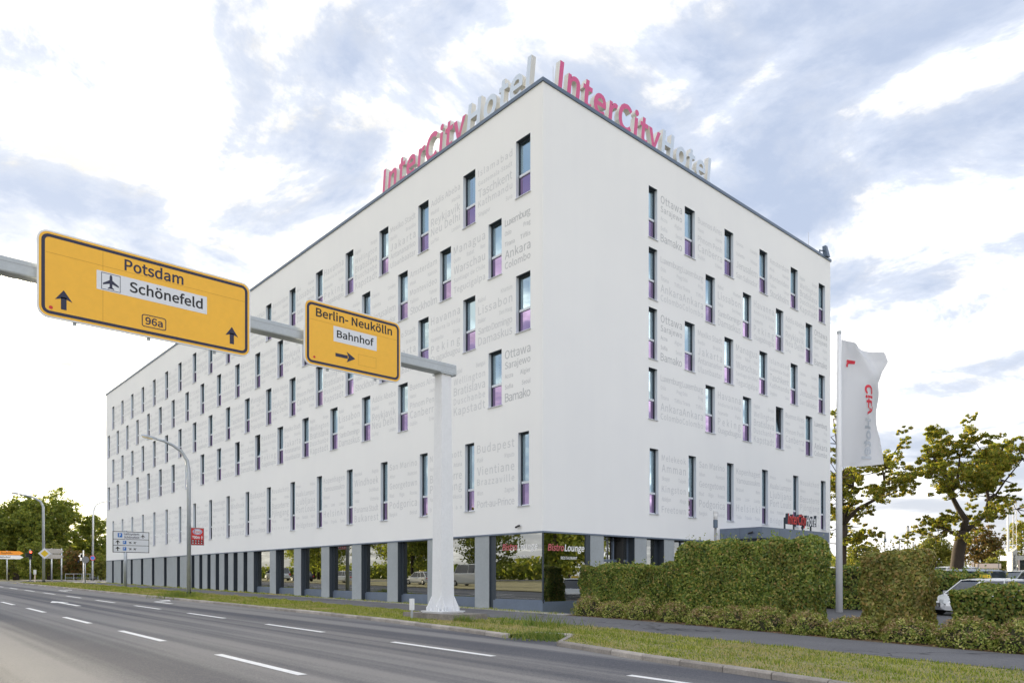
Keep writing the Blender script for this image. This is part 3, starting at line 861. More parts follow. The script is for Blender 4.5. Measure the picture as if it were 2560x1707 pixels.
def bay(a, b, big_):
    g0 = max(T(a), T(b)) + 0.06
    rec = 0.30 if big_ else 0.42
    m = MB()
    if big_:
        zs = g0 + 0.42
        # lining of the recess
        m.box(a, a + 0.03, 0.02, rec + 0.06, g0 - 0.3, ZG, 0)
        if b < -0.1: m.box(b - 0.03, b, 0.02, rec + 0.06, g0 - 0.3, ZG, 0)
        m.box(a + 0.03, b - (0.03 if b < -0.1 else 0), 0.02, rec + 0.06, ZG - 0.07, ZG, 0)
        fy = rec if b < -0.1 else 0.06
        e = b - 0.03 if b < -0.1 else b
        if b < -0.1:
            m.box(a + 0.03, a + 0.13, rec - 0.06, rec + 0.05, g0, ZG - 0.07, 0)
            gx0 = a + 0.13
        else:
            m.box(a + 0.03, a + 0.10, 0.06, rec, g0, ZG - 0.07, 0); gx0 = a + 0.42
            m.box(a + 0.03, gx0, 0.065, 0.12, g0, ZG - 0.07, 0)
        m.box(gx0, e, fy - 0.05, fy + 0.05, zs, zs + 0.06, 1)
        fr = m.build('shop_window', ['dark_frame', 'plinth_metal'], hotel)
        m = MB(); m.face([(gx0, fy, zs + 0.06), (e, fy, zs + 0.06), (e, fy, ZG - 0.07), (gx0, fy, ZG - 0.07)]); m.build('pane', 'shop_glass', fr)
        m = MB(); m.box(gx0 - 0.12, e - 0.004, fy - 0.07, fy + 0.03, g0 - 0.35, zs); m.build('plinth_panel', 'plinth_metal', fr)
    else:
        m.box(a, a + 0.03, 0.02, rec, g0 - 0.3, ZG, 0); m.box(b - 0.03, b, 0.02, rec, g0 - 0.3, ZG, 0)
        m.box(a + 0.03, b - 0.03, 0.02, rec, ZG - 0.06, ZG, 0)
        m.box(a + 0.03, b - 0.03, rec - 0.12, rec - 0.02, g0 + 1.02, g0 + 1.10, 0)
        fr = m.build('slot_window', ['dark_frame'], hotel)
        m = MB(); m.face([(a + 0.03, rec - 0.06, g0 + 1.10), (b - 0.03, rec - 0.06, g0 + 1.10), (b - 0.03, rec - 0.06, ZG - 0.06), (a + 0.03, rec - 0.06, ZG - 0.06)])
        m.build('pane', 'shop_glass', fr)
        m = MB(); m.face([(a + 0.03, rec - 0.05, g0 - 0.3), (b - 0.03, rec - 0.05, g0 - 0.3), (b - 0.03, rec - 0.05, g0 + 1.02), (a + 0.03, rec - 0.05, g0 + 1.02)])
        m.build('lower_pane', 'shop_glass', fr)
for a, b in big: bay(a, b, True)
for a, b in slots: bay(a, b, False)
# right-hand side of the ground floor
rops = [(0.0, 2.93), (3.82, 6.03), (6.92, 8.31), (9.12, 11.29), (14.2, 18.6)]
cur = None
for (a, b), (c, d_) in zip(rops, rops[1:] + [(WY, WY)]):
    m = MB(); m.box(-0.62, 0.0, b, c, -0.3, ZG); m.build('pier', 'pilaster', hotel)
for i, (a, b) in enumerate(rops):
    m = MB(); fx = -0.42 if i else -0.06; zs = 0.45 if i in (0, 2) else 0.12
    m.box(-0.55, -0.02, b - 0.03, b, -0.3, ZG, 0); m.box(-0.55, -0.02, a + (0.0 if i else 0.07), a + (0.03 if i else 0.075), -0.3, ZG, 0) if i else None
    m.box(-0.55, -0.02, a + 0.03 if i else 0.07, b - 0.03, ZG - 0.07, ZG, 0)
    e = b - 0.28 if i in (0, 2) else b - 0.03
    if i in (0, 2): m.box(fx - 0.05, fx + 0.04, e, b - 0.03, -0.2, ZG - 0.07, 0)
    a0 = a + 0.03 if i else 0.062
    m.box(fx - 0.05, fx + 0.05, a0, e, zs, zs + 0.06, 1)
    if i in (1, 3, 4):
        for q in np.linspace(a0, e, 3 if i < 4 else 5): m.box(fx - 0.05, fx + 0.05, q - 0.04, q + 0.04, zs, ZG - 0.07, 1)
        m.box(fx - 0.045, fx + 0.045, a0, e, 2.25, 2.36, 1)
    fr = m.build('shop_window' if i in (0, 2) else 'entrance_window', ['dark_frame', 'plinth_metal'], hotel)
    m = MB(); m.face([(fx, a0, zs + 0.06), (fx, e, zs + 0.06), (fx, e, ZG - 0.07), (fx, a0, ZG - 0.07)]); m.build('pane', 'shop_glass', fr)
    m = MB(); m.box(fx - 0.03, fx + 0.07, a0 if i else 0.0, e, -0.35, zs); m.build('plinth_panel', 'plinth_metal', fr)
# corner mullion
m = MB(); m.box(-0.06, 0.0, 0.0, 0.06, -0.3, ZG - 0.07); m.build('corner_mullion', 'dark_frame', hotel)
# dim room behind the glass
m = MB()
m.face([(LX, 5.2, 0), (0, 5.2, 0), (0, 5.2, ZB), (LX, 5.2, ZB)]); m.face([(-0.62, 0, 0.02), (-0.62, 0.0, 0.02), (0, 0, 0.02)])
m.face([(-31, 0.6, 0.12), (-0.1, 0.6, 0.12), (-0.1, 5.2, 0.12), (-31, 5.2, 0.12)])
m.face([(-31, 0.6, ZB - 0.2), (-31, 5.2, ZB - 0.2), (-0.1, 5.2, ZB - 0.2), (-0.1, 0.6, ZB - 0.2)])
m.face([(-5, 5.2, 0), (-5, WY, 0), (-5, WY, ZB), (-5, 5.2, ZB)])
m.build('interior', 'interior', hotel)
# some tables, chairs and hanging lamps in the lounge
for i, (a, b) in enumerate(big[1:5]):
    cx = (a + b) / 2 + 0.3
    m = MB(); m.tube([(cx, 1.6, 0.12), (cx, 1.6, 0.85)], 0.03, 6); m.tube([(cx, 1.6, 0.85), (cx, 1.6, 0.88)], 0.4, 14); m.build('lounge_table', 'letter_side', hotel)
    m = MB(); m.tube([(cx, 1.5, ZB - 0.2), (cx, 1.5, 2.0)], 0.008, 5); m.tube([(cx, 1.5, 2.0), (cx, 1.5, 1.35)], [0.12, 0.14], 10); m.build('pendant_lamp', 'letter_side', hotel)

# lettering on the corner glass
def bistro(o, r, parent):
    o = np.array(o, float); r = np.array(r, float)
    t = TX(); t.add(text_geo('Bistro', 0.95, 0.27, False, 0.03), o, r, (r[0] * 0.16, r[1] * 0.16, 1)); t.build('glass_lettering', 'glass_red', parent)
    t = TX(); t.add(text_geo('Lounge', 1.23, 0.27, False, 0.04), o + r * 1.0, r, (r[0] * 0.16, r[1] * 0.16, 1)); 
    t.add(text_geo('RESTAURANT', 1.02, 0.115, False, 0.03), o + r * 0.78 + np.array((0, 0, -0.36)), r); t.build('glass_lettering', 'glass_white', parent)
bistro((-2.62, 0.052, 2.72), (1, 0, 0), hotel)
bistro((-0.052, 0.34, 2.66), (0, 1, 0), hotel)

# entrance canopy
can = MB()
can.box(0.004, 2.45, 13.2, 20.7, 3.55, 4.12)
can.build('entrance_canopy', 'plinth_metal', hotel)
m = MB()
for y in (15.0, 16.9, 18.8): m.box(2.449, 2.453, y - 0.006, y + 0.006, 3.56, 4.11)
m.box(1.2 - 0.006, 1.2 + 0.006, 13.197, 13.201, 3.56, 4.11)
m.build('panel_joint', 'dark_frame', hotel)
# cameras on the wall
def cctv(p, n, parent=hotel):
    p = Vector(p); n = Vector(n); s = Vector((-n.y, n.x, 0))
    m = MB(); m.tube([p, p + n * 0.12], 0.03, 8); m.tube([p + n * 0.10 - s * 0.16 + Vector((0, 0, -0.06)), p + n * 0.12 + s * 0.10], 0.045, 8)
    m.build('security_camera', 'dark_plastic', parent)
cctv((-1.42, 0.0, 3.74), (0, -1, 0)); cctv((1.9, 13.2, 3.86), (0, -1, 0)); cctv((0, 19.4, 3.3), (1, 0, 0))

# rods and a flood lamp on the roof edge
for i, (x, y, lb) in enumerate(((-0.6, 1.2, 'thin lightning rod rising beside the roof corner between the two signs'), (-0.8, 8.4, 'thin lightning rod behind the letters over the right front'),
                                (-0.5, 24.2, 'thin lightning rod near the far right roof end'), (-7.2, 0.8, 'thin lightning rod behind the letters over the long front'))):
    m = MB(); m.tube([(x, y, ZW - 0.5), (x, y, ZR + 1.35)], [0.014, 0.008], 5); tag(m.build('lightning_rod', 'sign_back'), lb, 'lightning rod')
fl = thing('roof_floodlight', 'dark floodlight on a bracket at the right end of the roof', 'floodlight', (0, 25.4, ZR))
m = MB(); m.tube([(-0.1, 24.9, ZR - 0.1), (-0.1, 24.9, ZR + 0.3)], 0.05, 6); m.tube([(-0.1, 24.9, ZR + 0.25), (0.05, 25.5, ZR + 0.35)], 0.04, 6); m.build('bracket', 'parapet_metal', fl)
m = MB(); m.hexa([(-0.1, 25.35, ZR - 0.05), (0.2, 25.35, ZR - 0.05), (0.2, 25.75, ZR - 0.02), (-0.1, 25.75, ZR - 0.02)], [(-0.1, 25.25, ZR + 0.62), (0.12, 25.25, ZR + 0.62), (0.12, 25.5, ZR + 0.64), (-0.1, 25.5, ZR + 0.64)]); m.build('lamp_head', 'parapet_metal', fl)

# ------------------------------------------------------------------ built-up letters
def letters(root, body, width, cap, depth, origin, right, mats, off=0.038, shear=0.13, nred=9, floor=-0.02):
    right = Vector(right); up = Vector((0, 0, 1)); nrm = right.cross(up)
    _tc.size = 1.0 / CAP
    def glyph(s):
        m, a = _raw(s, 1.04, off, 0.0, shear, 4)
        return m, a.copy()
    mw, aw = glyph(body); W = np.ptp(aw[:, 0]); x0 = aw[:, 0].min(); bpy.data.meshes.remove(mw)
    sx = width / W
    for i, ch in enumerate(body):
        m, a = glyph(ch); bpy.data.meshes.remove(m)
        p, b = glyph(body[:i + 1]); bpy.data.meshes.remove(p)
        adv = b[:, 0].max() - a[:, 0].max()
        _raw('x')
        m, a = _raw(ch, 1.04, off, 0.5 * depth / cap, shear, 4)
        F = [tuple(q.vertices) for q in m.polygons]
        bpy.data.meshes.remove(m)
        V = [tuple(Vector(origin) + right * ((v[0] + adv - x0) * sx) + up * (max(v[1], floor) * cap) + nrm * (v[2] * cap)) for v in a]
        me = bpy.data.meshes.new('letter'); me.from_pydata(V, [], F); me.update()
        for q in (mats[0] if i < nred else mats[1], mats[2]): me.materials.append(MATS[q])
        me.polygons.foreach_set('material_index', [0 if q.normal.dot(nrm) > 0.9 else 1 for q in me.polygons])
        finish(bpy.data.objects.new('letter', me), root)
sg = thing('roof_sign', 'red and silver hotel name letters standing over the long left front', 'sign', (-6.5, 0.6, ZW - 0.5))
letters(sg, 'InterCityHotel', 11.75, 1.20, 0.26, (-12.4, 0.10, 22.20), (1, 0, 0), ('magenta', 'sign_silver', 'letter_side'))
m = MB(); m.box(-12.4, -0.6, 0.75, 0.80, ZW - 0.5, ZW - 0.1); m.build('support_rail', 'sign_back', sg)
sg = thing('roof_sign', 'red and silver hotel name letters standing over the shorter right front', 'sign', (-0.6, 6.5, ZW - 0.5))
letters(sg, 'InterCityHotel', 11.5, 1.20, 0.26, (-0.10, 0.85, 22.20), (0, 1, 0), ('magenta', 'sign_silver', 'letter_side'))
m = MB(); m.box(-0.80, -0.75, 0.9, 12.3, ZW - 0.5, ZW - 0.1); m.build('support_rail', 'sign_back', sg)
sg = thing('canopy_sign', 'small red and white hotel name letters standing on the entrance canopy', 'sign', (2.3, 17.2, 4.12))
letters(sg, 'InterCityHotel', 3.35, 0.52, 0.16, (2.36, 15.9, 4.42), (0, 1, 0), ('sign_red', 'sign_white', 'dark_frame'), off=0.05, shear=0.15, floor=-1.0)
for y in (15.95, 16.95, 17.95, 18.9):
    m = MB(); m.box(2.20, 2.26, y - 0.05, y + 0.05, 4.12, 4.75); m.build('post', 'dark_frame', sg)

# ================================================================== SIGN GANTRY
GX, GY = 0.82, -5.75
g0 = T(GX) + 0.08
gan = thing('sign_gantry', 'white square steel post with a long arm carrying road signs', 'sign gantry', (GX, GY, g0))
m = MB(); zf = 0.27
lo = [(-0.65, -6.52, -0.2), (2.42, -6.52, -0.2), (2.42, -4.98, -0.2), (-0.65, -4.98, -0.2)]
m.hexa(lo, [(-0.61, -6.48, zf), (2.38, -6.48, zf), (2.38, -5.02, zf), (-0.61, -5.02, zf)])
m.build('concrete_foundation', 'concrete', gan)
m = MB(); m.box(GX - 0.52, GX + 0.52, GY - 0.52, GY + 0.52, zf, zf + 0.045); m.box(GX - 0.56, GX + 0.56, GY - 0.56, GY + 0.56, zf + 0.045, zf + 0.075); m.build('base_plate', 'white_steel', gan)
zb = zf + 0.075; b0, b1 = 0.285, 0.205
m = MB(); zt = 8.69
m.hexa([(GX - b0, GY - b0, zb), (GX + b0, GY - b0, zb), (GX + b0, GY + b0, zb), (GX - b0, GY + b0, zb)],
       [(GX - b1, GY - b1, zt), (GX + b1, GY - b1, zt), (GX + b1, GY + b1, zt), (GX - b1, GY + b1, zt)])
post = m.build('post', 'white_steel', gan)
for sx, sy in ((1, 0), (-1, 0), (0, 1), (0, -1)):
    m = MB()
    if sx:
        a, e = GX + sx * (b0 - 0.01), GX + sx * 0.52
        for dy in (-0.265, 0.265): m.prism([(a, GY + dy - 0.012, zb), (e, GY + dy - 0.012, zb), (e, GY + dy - 0.012, zb + 0.10), (a, GY + dy - 0.012, zb + 0.55)], (0, 0.024, 0))
    else:
        a, e = GY + sy * (b0 - 0.01), GY + sy * 0.52
        for dx in (-0.265, 0.265): m.prism([(GX + dx - 0.012, a, zb), (GX + dx - 0.012, e, zb), (GX + dx - 0.012, e, zb + 0.10), (GX + dx - 0.012, a, zb + 0.55)], (0.024, 0, 0))
    m.build('gusset', 'white_steel', gan)
for i in range(4):
    for t_ in (-0.34, -0.12, 0.12, 0.34):
        if i < 2: bx_, by_ = GX + (0.44 if i else -0.44), GY + t_
        else: bx_, by_ = GX + t_, GY + (0.44 if i == 3 else -0.44)
        m = MB(); m.tube([(bx_, by_, zb), (bx_, by_, zb + 0.14)], 0.035, 8); m.build('anchor_bolt', 'white_steel', gan)
def rbox(m, y0, y1, cx, hw, z0, z1, r=0.05):
    P = []
    for (px, pz, a0) in ((cx + hw - r, z1 - r, 0), (cx - hw + r, z1 - r, 90), (cx - hw + r, z0 + r, 180), (cx + hw - r, z0 + r, 270)):
        for a in (0, 30, 60, 90):
            P.append((px + r * math.cos(R(a0 + a)), y0, pz + r * math.sin(R(a0 + a))))
    m.prism(P, (0, y1 - y0, 0))
m = MB(); rbox(m, -20.0, -5.30, GX, 0.20, zt + 0.012, zt + 0.40); arm = m.build('arm', 'grey_steel', gan)
m = MB(); m.box(GX - 0.27, GX + 0.27, GY - 0.27, GY + 0.27, zt - 0.02, zt + 0.011); m.build('head_plate', 'grey_steel', gan)
m = MB(); m.box(GX + 0.2005, GX + 0.2035, -20.0, -5.35, zt + 0.27, zt + 0.278); m.build('seam', 'sign_back', arm)

def rrect(y0, y1, z0, z1, r, n=5):
    P = []
    for (cy, cz, a0) in ((y1 - r, z1 - r, 0), (y0 + r, z1 - r, 90), (y0 + r, z0 + r, 180), (y1 - r, z0 + r, 270)):
        for i in range(n + 1):
            a = R(a0 + 90 * i / n); P.append((cy + r * math.cos(a), cz + r * math.sin(a)))
    return P
class XP:
    """flat artwork on a plane x = const that faces +x"""
    def __init__(s, x, sgn=1): s.x = x; s.sgn = sgn
    def fill(s, P, lift, matname, name, parent):
        m = MB(); m.face([(s.x + lift * s.sgn, y, z) for y, z in P]); return m.build(name, matname, parent)
    def ring(s, P, Q, lift, matname, name, parent):
        m = MB(); n = len(P)
        for i in range(n):
            j = (i + 1) % n
            m.face([(s.x + lift * s.sgn, *P[i]), (s.x + lift * s.sgn, *P[j]), (s.x + lift * s.sgn, *Q[j]), (s.x + lift * s.sgn, *Q[i])])
        return m.build(name, matname, parent)
    def text(s, body, y0, y1, zb, cap, lift, matname, parent, off=0.03, name='lettering', just=False):
        t = TX(); t.add(text_geo(body, y1 - y0, cap, just, off, 4), (s.x + lift * s.sgn, y0, zb), (0, 1, 0)); return t.build(name, matname, parent)

PLANE = [(0, 1.0), (0.07, 0.93), (0.09, 0.8), (0.09, 0.62), (0.5, 0.33), (0.5, 0.22), (0.09, 0.36), (0.08, 0.14), (0.2, 0.04), (0.2, -0.02), (0.05, 0.03), (0, 0)]
PLANE = PLANE + [(-a, b) for a, b in PLANE[-2:0:-1]]
def plane_icon(xp, cy, z0, h, lift, parent, rot=0.0, matname='sign_navy'):
    c, s_ = math.cos(rot), math.sin(rot)
    P = [(cy + (a * c - (b - .5) * s_) * h, z0 + h / 2 + (a * s_ + (b - .5) * c) * h) for a, b in PLANE]
    # three convex pieces keep the fill clean
    m = MB()
    def q(idx): m.face([(xp.x + lift * xp.sgn, *P[i]) for i in idx])
    n = len(PLANE); mir = lambda i: (n - i) % n
    q([0, 1, 2, 3, 6, 7, 10, 11, mir(10), mir(7), mir(6), mir(3), mir(2), mir(1)][::-1] if False else [mir(1), mir(2), mir(3), mir(6), mir(7), mir(10), 11, 10, 7, 6, 3, 2, 1, 0])
    q([6, 3, 4, 5][::-1]); q([mir(3), mir(6), mir(5), mir(4)][::-1]); q([10, 7, 8, 9][::-1]); q([mir(7), mir(10), mir(9), mir(8)][::-1])
    return m.build('plane_symbol', matname, parent)
def arrow_up(xp, cy, z0, z1, hw, sw, lift, parent, matname='sign_navy'):
    hh = (z1 - z0) * 0.46
    m = MB()
    m.face([(xp.x + lift, cy - sw, z0), (xp.x + lift, cy + sw, z0), (xp.x + lift, cy + sw, z1 - hh * 0.8), (xp.x + lift, cy - sw, z1 - hh * 0.8)])
    m.face([(xp.x + lift, cy - hw, z1 - hh - 0.04), (xp.x + lift, cy, z1 - hh + 0.02), (xp.x + lift, cy, z1)]); m.face([(xp.x + lift, cy + hw, z1 - hh - 0.04), (xp.x + lift, cy, z1), (xp.x + lift, cy, z1 - hh + 0.02)])
    return m.build('arrow', matname, parent)
def road_sign(label, y0, y1, z0, z1, x=1.206):
    o = thing('direction_sign', label, 'road sign', (x, (y0 + y1) / 2, z0))
    m = MB(); m.prism([(x - 0.055, y, z) for y, z in rrect(y0, y1, z0, z1, 0.24)], (0.05, 0, 0)); m.build('panel', 'white_steel', o)
    xp = XP(x - 0.005)
    xp.fill(rrect(y0 + 0.035, y1 - 0.035, z0 + 0.035, z1 - 0.035, 0.21), 0.004, 'sign_yellow', 'face', o)
    xp.ring(rrect(y0 + 0.085, y1 - 0.085, z0 + 0.085, z1 - 0.085, 0.17), rrect(y0 + 0.16, y1 - 0.16, z0 + 0.16, z1 - 0.16, 0.10), 0.007, 'sign_navy', 'border', o)
    for y in np.arange(y0 + 0.8, y1, 1.7):
        m = MB(); m.box(x - 0.10, x - 0.055, y - 0.04, y + 0.04, z0 - 0.06, z1 - 0.1); m.box(x - 0.2, x - 0.10, y - 0.05, y + 0.05, 8.652, 9.129); m.build('mounting_rail', 'grey_steel', o)
    return o, xp
o, xp = road_sign('large yellow direction sign over the left lanes reading Potsdam', -18.060, -12.863, 7.794, 9.892)
for yy in (-16.649,): xp.fill([(yy - 0.004, 7.965), (yy + 0.004, 7.965), (yy + 0.004, 9.720), (yy - 0.004, 9.720)], 0.0055, 'seam', 'panel_seam', o)
xp.fill([(-17.888, 9.353), (-13.025, 9.353), (-13.025, 9.361), (-17.888, 9.361)], 0.0055, 'seam', 'panel_seam', o)
xp.text('Potsdam', -16.153, -14.703, 9.396, 0.27, 0.008, 'sign_navy', o)
xp.fill([(-16.792, 8.747), (-14.083, 8.747), (-14.083, 9.224), (-16.792, 9.224)], 0.007, 'sign_white', 'white_field', o)
xp.ring([(-16.687, 8.776), (-16.248, 8.776), (-16.248, 9.196), (-16.687, 9.196)], [(-16.674, 8.788), (-16.260, 8.788), (-16.260, 9.183), (-16.674, 9.183)], 0.010, 'sign_navy', 'symbol_frame', o)
plane_icon(xp, -16.467, 8.814, 0.36, 0.010, o)
xp.text('Schönefeld', -16.038, -14.198, 8.871, 0.25, 0.010, 'sign_black', o)
arrow_up(xp, -17.507, 8.042, 8.518, 0.185, 0.06, 0.008, o); arrow_up(xp, -13.397, 8.080, 8.557, 0.18, 0.06, 0.008, o)
xp.ring(rrect(-15.743, -15.142, 8.051, 8.375, 0.06), rrect(-15.722, -15.163, 8.072, 8.354, 0.045), 0.008, 'sign_navy', 'number_frame', o)
xp.text('96a', -15.657, -15.228, 8.128, 0.18, 0.008, 'sign_navy', o)
xp.fill(rrect(-17.82, -17.735, 7.995, 8.08, 0.042), 0.008, 'sign_red', 'sticker', o)
o, xp = road_sign('smaller yellow direction sign beside the gantry post with right arrow', -11.213, -7.761, 7.956, 9.958)
xp.fill([(-11.051, 9.353), (-7.923, 9.353), (-7.923, 9.361), (-11.051, 9.361)], 0.0055, 'seam', 'panel_seam', o)
xp.text('Berlin- Neukölln', -10.832, -8.114, 9.482, 0.245, 0.008, 'sign_black', o)
xp.fill([(-10.240, 8.843), (-8.696, 8.843), (-8.696, 9.320), (-10.240, 9.320)], 0.007, 'sign_white', 'white_field', o)
xp.text('Bahnhof', -10.126, -8.810, 8.986, 0.215, 0.010, 'sign_black', o)
m = MB(); X = xp.x + 0.008
m.face([(X, -10.174, 8.385), (X, -9.745, 8.385), (X, -9.745, 8.490), (X, -10.174, 8.490)]); m.face([(X, -9.783, 8.271), (X, -9.477, 8.437), (X, -9.716, 8.437)]); m.face([(X, -9.783, 8.604), (X, -9.716, 8.437), (X, -9.477, 8.437)])
m.build('arrow', 'sign_navy', o)
xp.ring([(-9.373, 8.271), (-8.715, 8.271), (-8.715, 8.614), (-9.373, 8.614)], [(-9.365, 8.278), (-8.722, 8.278), (-8.722, 8.606), (-9.365, 8.606)], 0.0055, 'seam', 'covering_patch', o)
xp.fill(rrect(-10.92, -10.845, 8.185, 8.26, 0.037), 0.008, 'sign_red', 'sticker', o)

# small box on a stake beside the foundation
o = thing('utility_box', 'small white box on a short stake beside the concrete foundation', 'utility box', (0.35, -6.75, T(0.3)))
m = MB(); m.box(0.32, 0.38, -6.78, -6.72, 0, 0.40); m.build('stake', 'galvanised', o)
m = MB(); m.box(0.28, 0.42, -6.81, -6.69, 0.38, 0.78); m.build('box', 'white_steel', o)

# ================================================================== STREET FURNITURE
def street_lamp(label, bx, by, pts, r0, r1, head=True, group='street lamps along the road'):
    """pts: (y, z) centre line above the straight shaft"""
    o = thing('street_lamp', label, 'street lamp', (bx, by, T(bx)), group)
    m = MB(); zb_ = T(bx) + 0.05
    m.tube([(bx, by, zb_), (bx, by, zb_ + 0.25)], r0 * 1.12, 12, 0); m.build('base_sleeve', 'dark_plastic', o)
    P = [(bx, by, zb_ + 0.2)] + [(bx, y, z) for y, z in pts]
    m = MB(); m.tube(P, list(np.linspace(r0, r1, len(P))), 12); m.build('pole', 'galvanised', o, True)
    if head:
        (ya, za), (yb, zb2) = pts[-2], pts[-1]
        d_ = Vector((0, yb - ya, zb2 - za)).normalized(); p = Vector((bx, yb, zb2))
        q = p + d_ * 0.85; side = Vector((1, 0, 0)); up = d_.cross(side) * -1 if d_.cross(side).z < 0 else d_.cross(side)
        m = MB()
        ring = lambda c, w_, t_: [c - side * w_ - up * t_ * .3, c + side * w_ - up * t_ * .3, c + side * w_ * .7 + up * t_, c - side * w_ * .7 + up * t_]
        secs = [ring(p - d_ * .1, .06, .05), ring(p + d_ * .15, .13, .09), ring(p + d_ * .6, .15, .10), ring(q, .08, .05)]
        for A, B in zip(secs[:-1], secs[1:]):
            for i in range(4): m.face([A[i], A[(i + 1) % 4], B[(i + 1) % 4], B[i]])
        m.face(secs[0][::-1]); m.face(secs[-1])
        hd = m.build('lamp_head', 'galvanised', o)
        m = MB(); m.prism([p + d_ * .2 - side * .11 - up * .032, p + d_ * .2 + side * .11 - up * .032, p + d_ * .78 + side * .08 - up * .026, p + d_ * .78 - side * .08 - up * .026], up * -0.07); m.build('lamp_glass', 'lamp_glass', hd)
    return o
street_lamp('tall curved street lamp in front of the hotel carrying a red panel', -26.85, -5.36, [(-5.36, 8.19), (-5.46, 8.96), (-5.83, 9.53), (-6.35, 9.86), (-6.9, 10.06), (-7.33, 10.12)], 0.135, 0.07)
street_lamp('curved street lamp at the crossing carrying the yellow diamond', -72.4, -5.75, [(-5.8, 9.3), (-6.05, 9.85), (-6.61, 10.2), (-7.3, 10.4), (-7.91, 10.5)], 0.14, 0.08)
street_lamp('pale curved street lamp close to the far end of the hotel', -100.0, 4.96, [(5.05, 10.9), (5.2, 11.8), (5.5, 12.35), (6.1, 12.7), (6.6, 12.8)], 0.14, 0.08)

# fuel station panel on the lamp post
X = -26.85
o = thing('advertising_panel', 'red fuel station panel with a white oval hung on the lamp post', 'sign', (X, -4.85, 3.6))
m = MB(); m.box(X - 0.05, X + 0.03, -5.27, -4.42, 3.60, 4.73); m.box(X - 0.03, X + 0.01, -5.36, -5.27, 3.75, 3.80); m.box(X - 0.03, X + 0.01, -5.36, -5.27, 4.55, 4.60); m.build('panel', 'sign_back', o)
xp = XP(X + 0.03)
xp.fill([(-5.23, 3.64), (-4.46, 3.64), (-4.46, 4.69), (-5.23, 4.69)], 0.003, 'sign_red', 'face', o)
def oval(cy, cz, a, b, n=20): return [(cy + a * math.cos(2 * math.pi * i / n), cz + b * math.sin(2 * math.pi * i / n)) for i in range(n)]
xp.fill(oval(-4.845, 4.47, 0.30, 0.185), 0.006, 'sign_white', 'oval', o)
xp.ring(oval(-4.845, 4.47, 0.275, 0.162), oval(-4.845, 4.47, 0.245, 0.135), 0.009, 'sign_blue', 'oval_outline', o)
xp.text('Esso', -5.05, -4.64, 4.395, 0.15, 0.010, 'sign_red', o)
xp.text('800m', -5.17, -4.70, 4.03, 0.17, 0.007, 'sign_white', o, 0.06)
arrow_up(xp, -4.57, 4.0, 4.24, 0.06, 0.025, 0.007, o, 'sign_white')
for i in range(4):
    for j in range(2):
        y = -5.20 + i * 0.185; z = 3.68 + j * 0.15
        xp.fill([(y, z), (y + 0.14, z), (y + 0.14, z + 0.125), (y, z + 0.125)], 0.006, 'sign_black', 'pictogram', o)
        xp.fill([(y + 0.03, z + 0.03), (y + 0.11, z + 0.03), (y + 0.11 - 0.02 * i, z + 0.10), (y + 0.03 + 0.015 * j, z + 0.09)], 0.009, 'sign_white', 'pictogram', o)

# parking guidance board
X = -47.7
o = thing('parking_guide_sign', 'white three row parking guidance board on a grey post', 'road sign', (X, -3.78, T(X)))
m = MB(); m.tube([(X - 0.1, -3.78, T(X)), (X - 0.1, -3.78, 5.6)], 0.14, 12); m.build('post', 'galvanised', o, True)
m = MB(); m.box(X - 0.03, X + 0.03, -4.80, -1.90, 3.70, 5.52); m.build('board', 'sign_black', o)
xp = XP(X + 0.03)
for z0, z1 in ((4.86, 5.47), (4.33, 4.82), (3.75, 4.29)): xp.fill([(-4.75, z0), (-1.95, z0), (-1.95, z1), (-4.75, z1)], 0.006, 'sign_white', 'panel', o)
xp.fill([(-4.42, 5.0), (-4.06, 5.0), (-4.06, 5.36), (-4.42, 5.36)], 0.012, 'sign_blue', 'parking_symbol', o); xp.text('P', -4.32, -4.16, 5.06, 0.24, 0.018, 'sign_white', o, 0.05)
xp.text('Leitsystem', -3.93, -2.72, 5.22, 0.17, 0.012, 'sign_navy', o); xp.text('Schönefeld', -3.93, -2.72, 4.94, 0.17, 0.012, 'sign_navy', o)
plane_icon(xp, -2.42, 4.98, 0.36, 0.012, o, 0, 'sign_black')
for z in (4.38, 3.83):
    arrow_up(xp, -4.42, z, z + 0.38, 0.20, 0.04, 0.012, o, 'sign_black')
    xp.fill([(-4.02, z + 0.05), (-3.74, z + 0.05), (-3.74, z + 0.33), (-4.02, z + 0.33)], 0.012, 'sign_blue', 'parking_symbol', o); xp.text('P', -3.96, -3.85, z + 0.11, 0.17, 0.018, 'sign_white', o, 0.05)
    plane_icon(xp, -3.45, z + 0.06, 0.26, 0.012, o, R(60), 'sign_black'); plane_icon(xp, -3.05, z + 0.06, 0.26, 0.012, o, R(-60), 'sign_black')

# yellow diamond on the second lamp
X = -72.25
o = thing('priority_sign', 'white edged yellow diamond sign on the crossing lamp post', 'road sign', (X, -5.7, 4.18))
m = MB(); m.prism([(X - 0.02, -5.7 + a, 4.18 + b) for a, b in ((0.62, 0), (0, 0.62), (-0.62, 0), (0, -0.62))], (0.04, 0, 0)); m.build('panel', 'sign_white', o)
XP(X + 0.02).fill([(-5.7 + a, 4.18 + b) for a, b in ((0.38, 0), (0, 0.38), (-0.38, 0), (0, -0.38))], 0.004, 'prio_yellow', 'face', o)

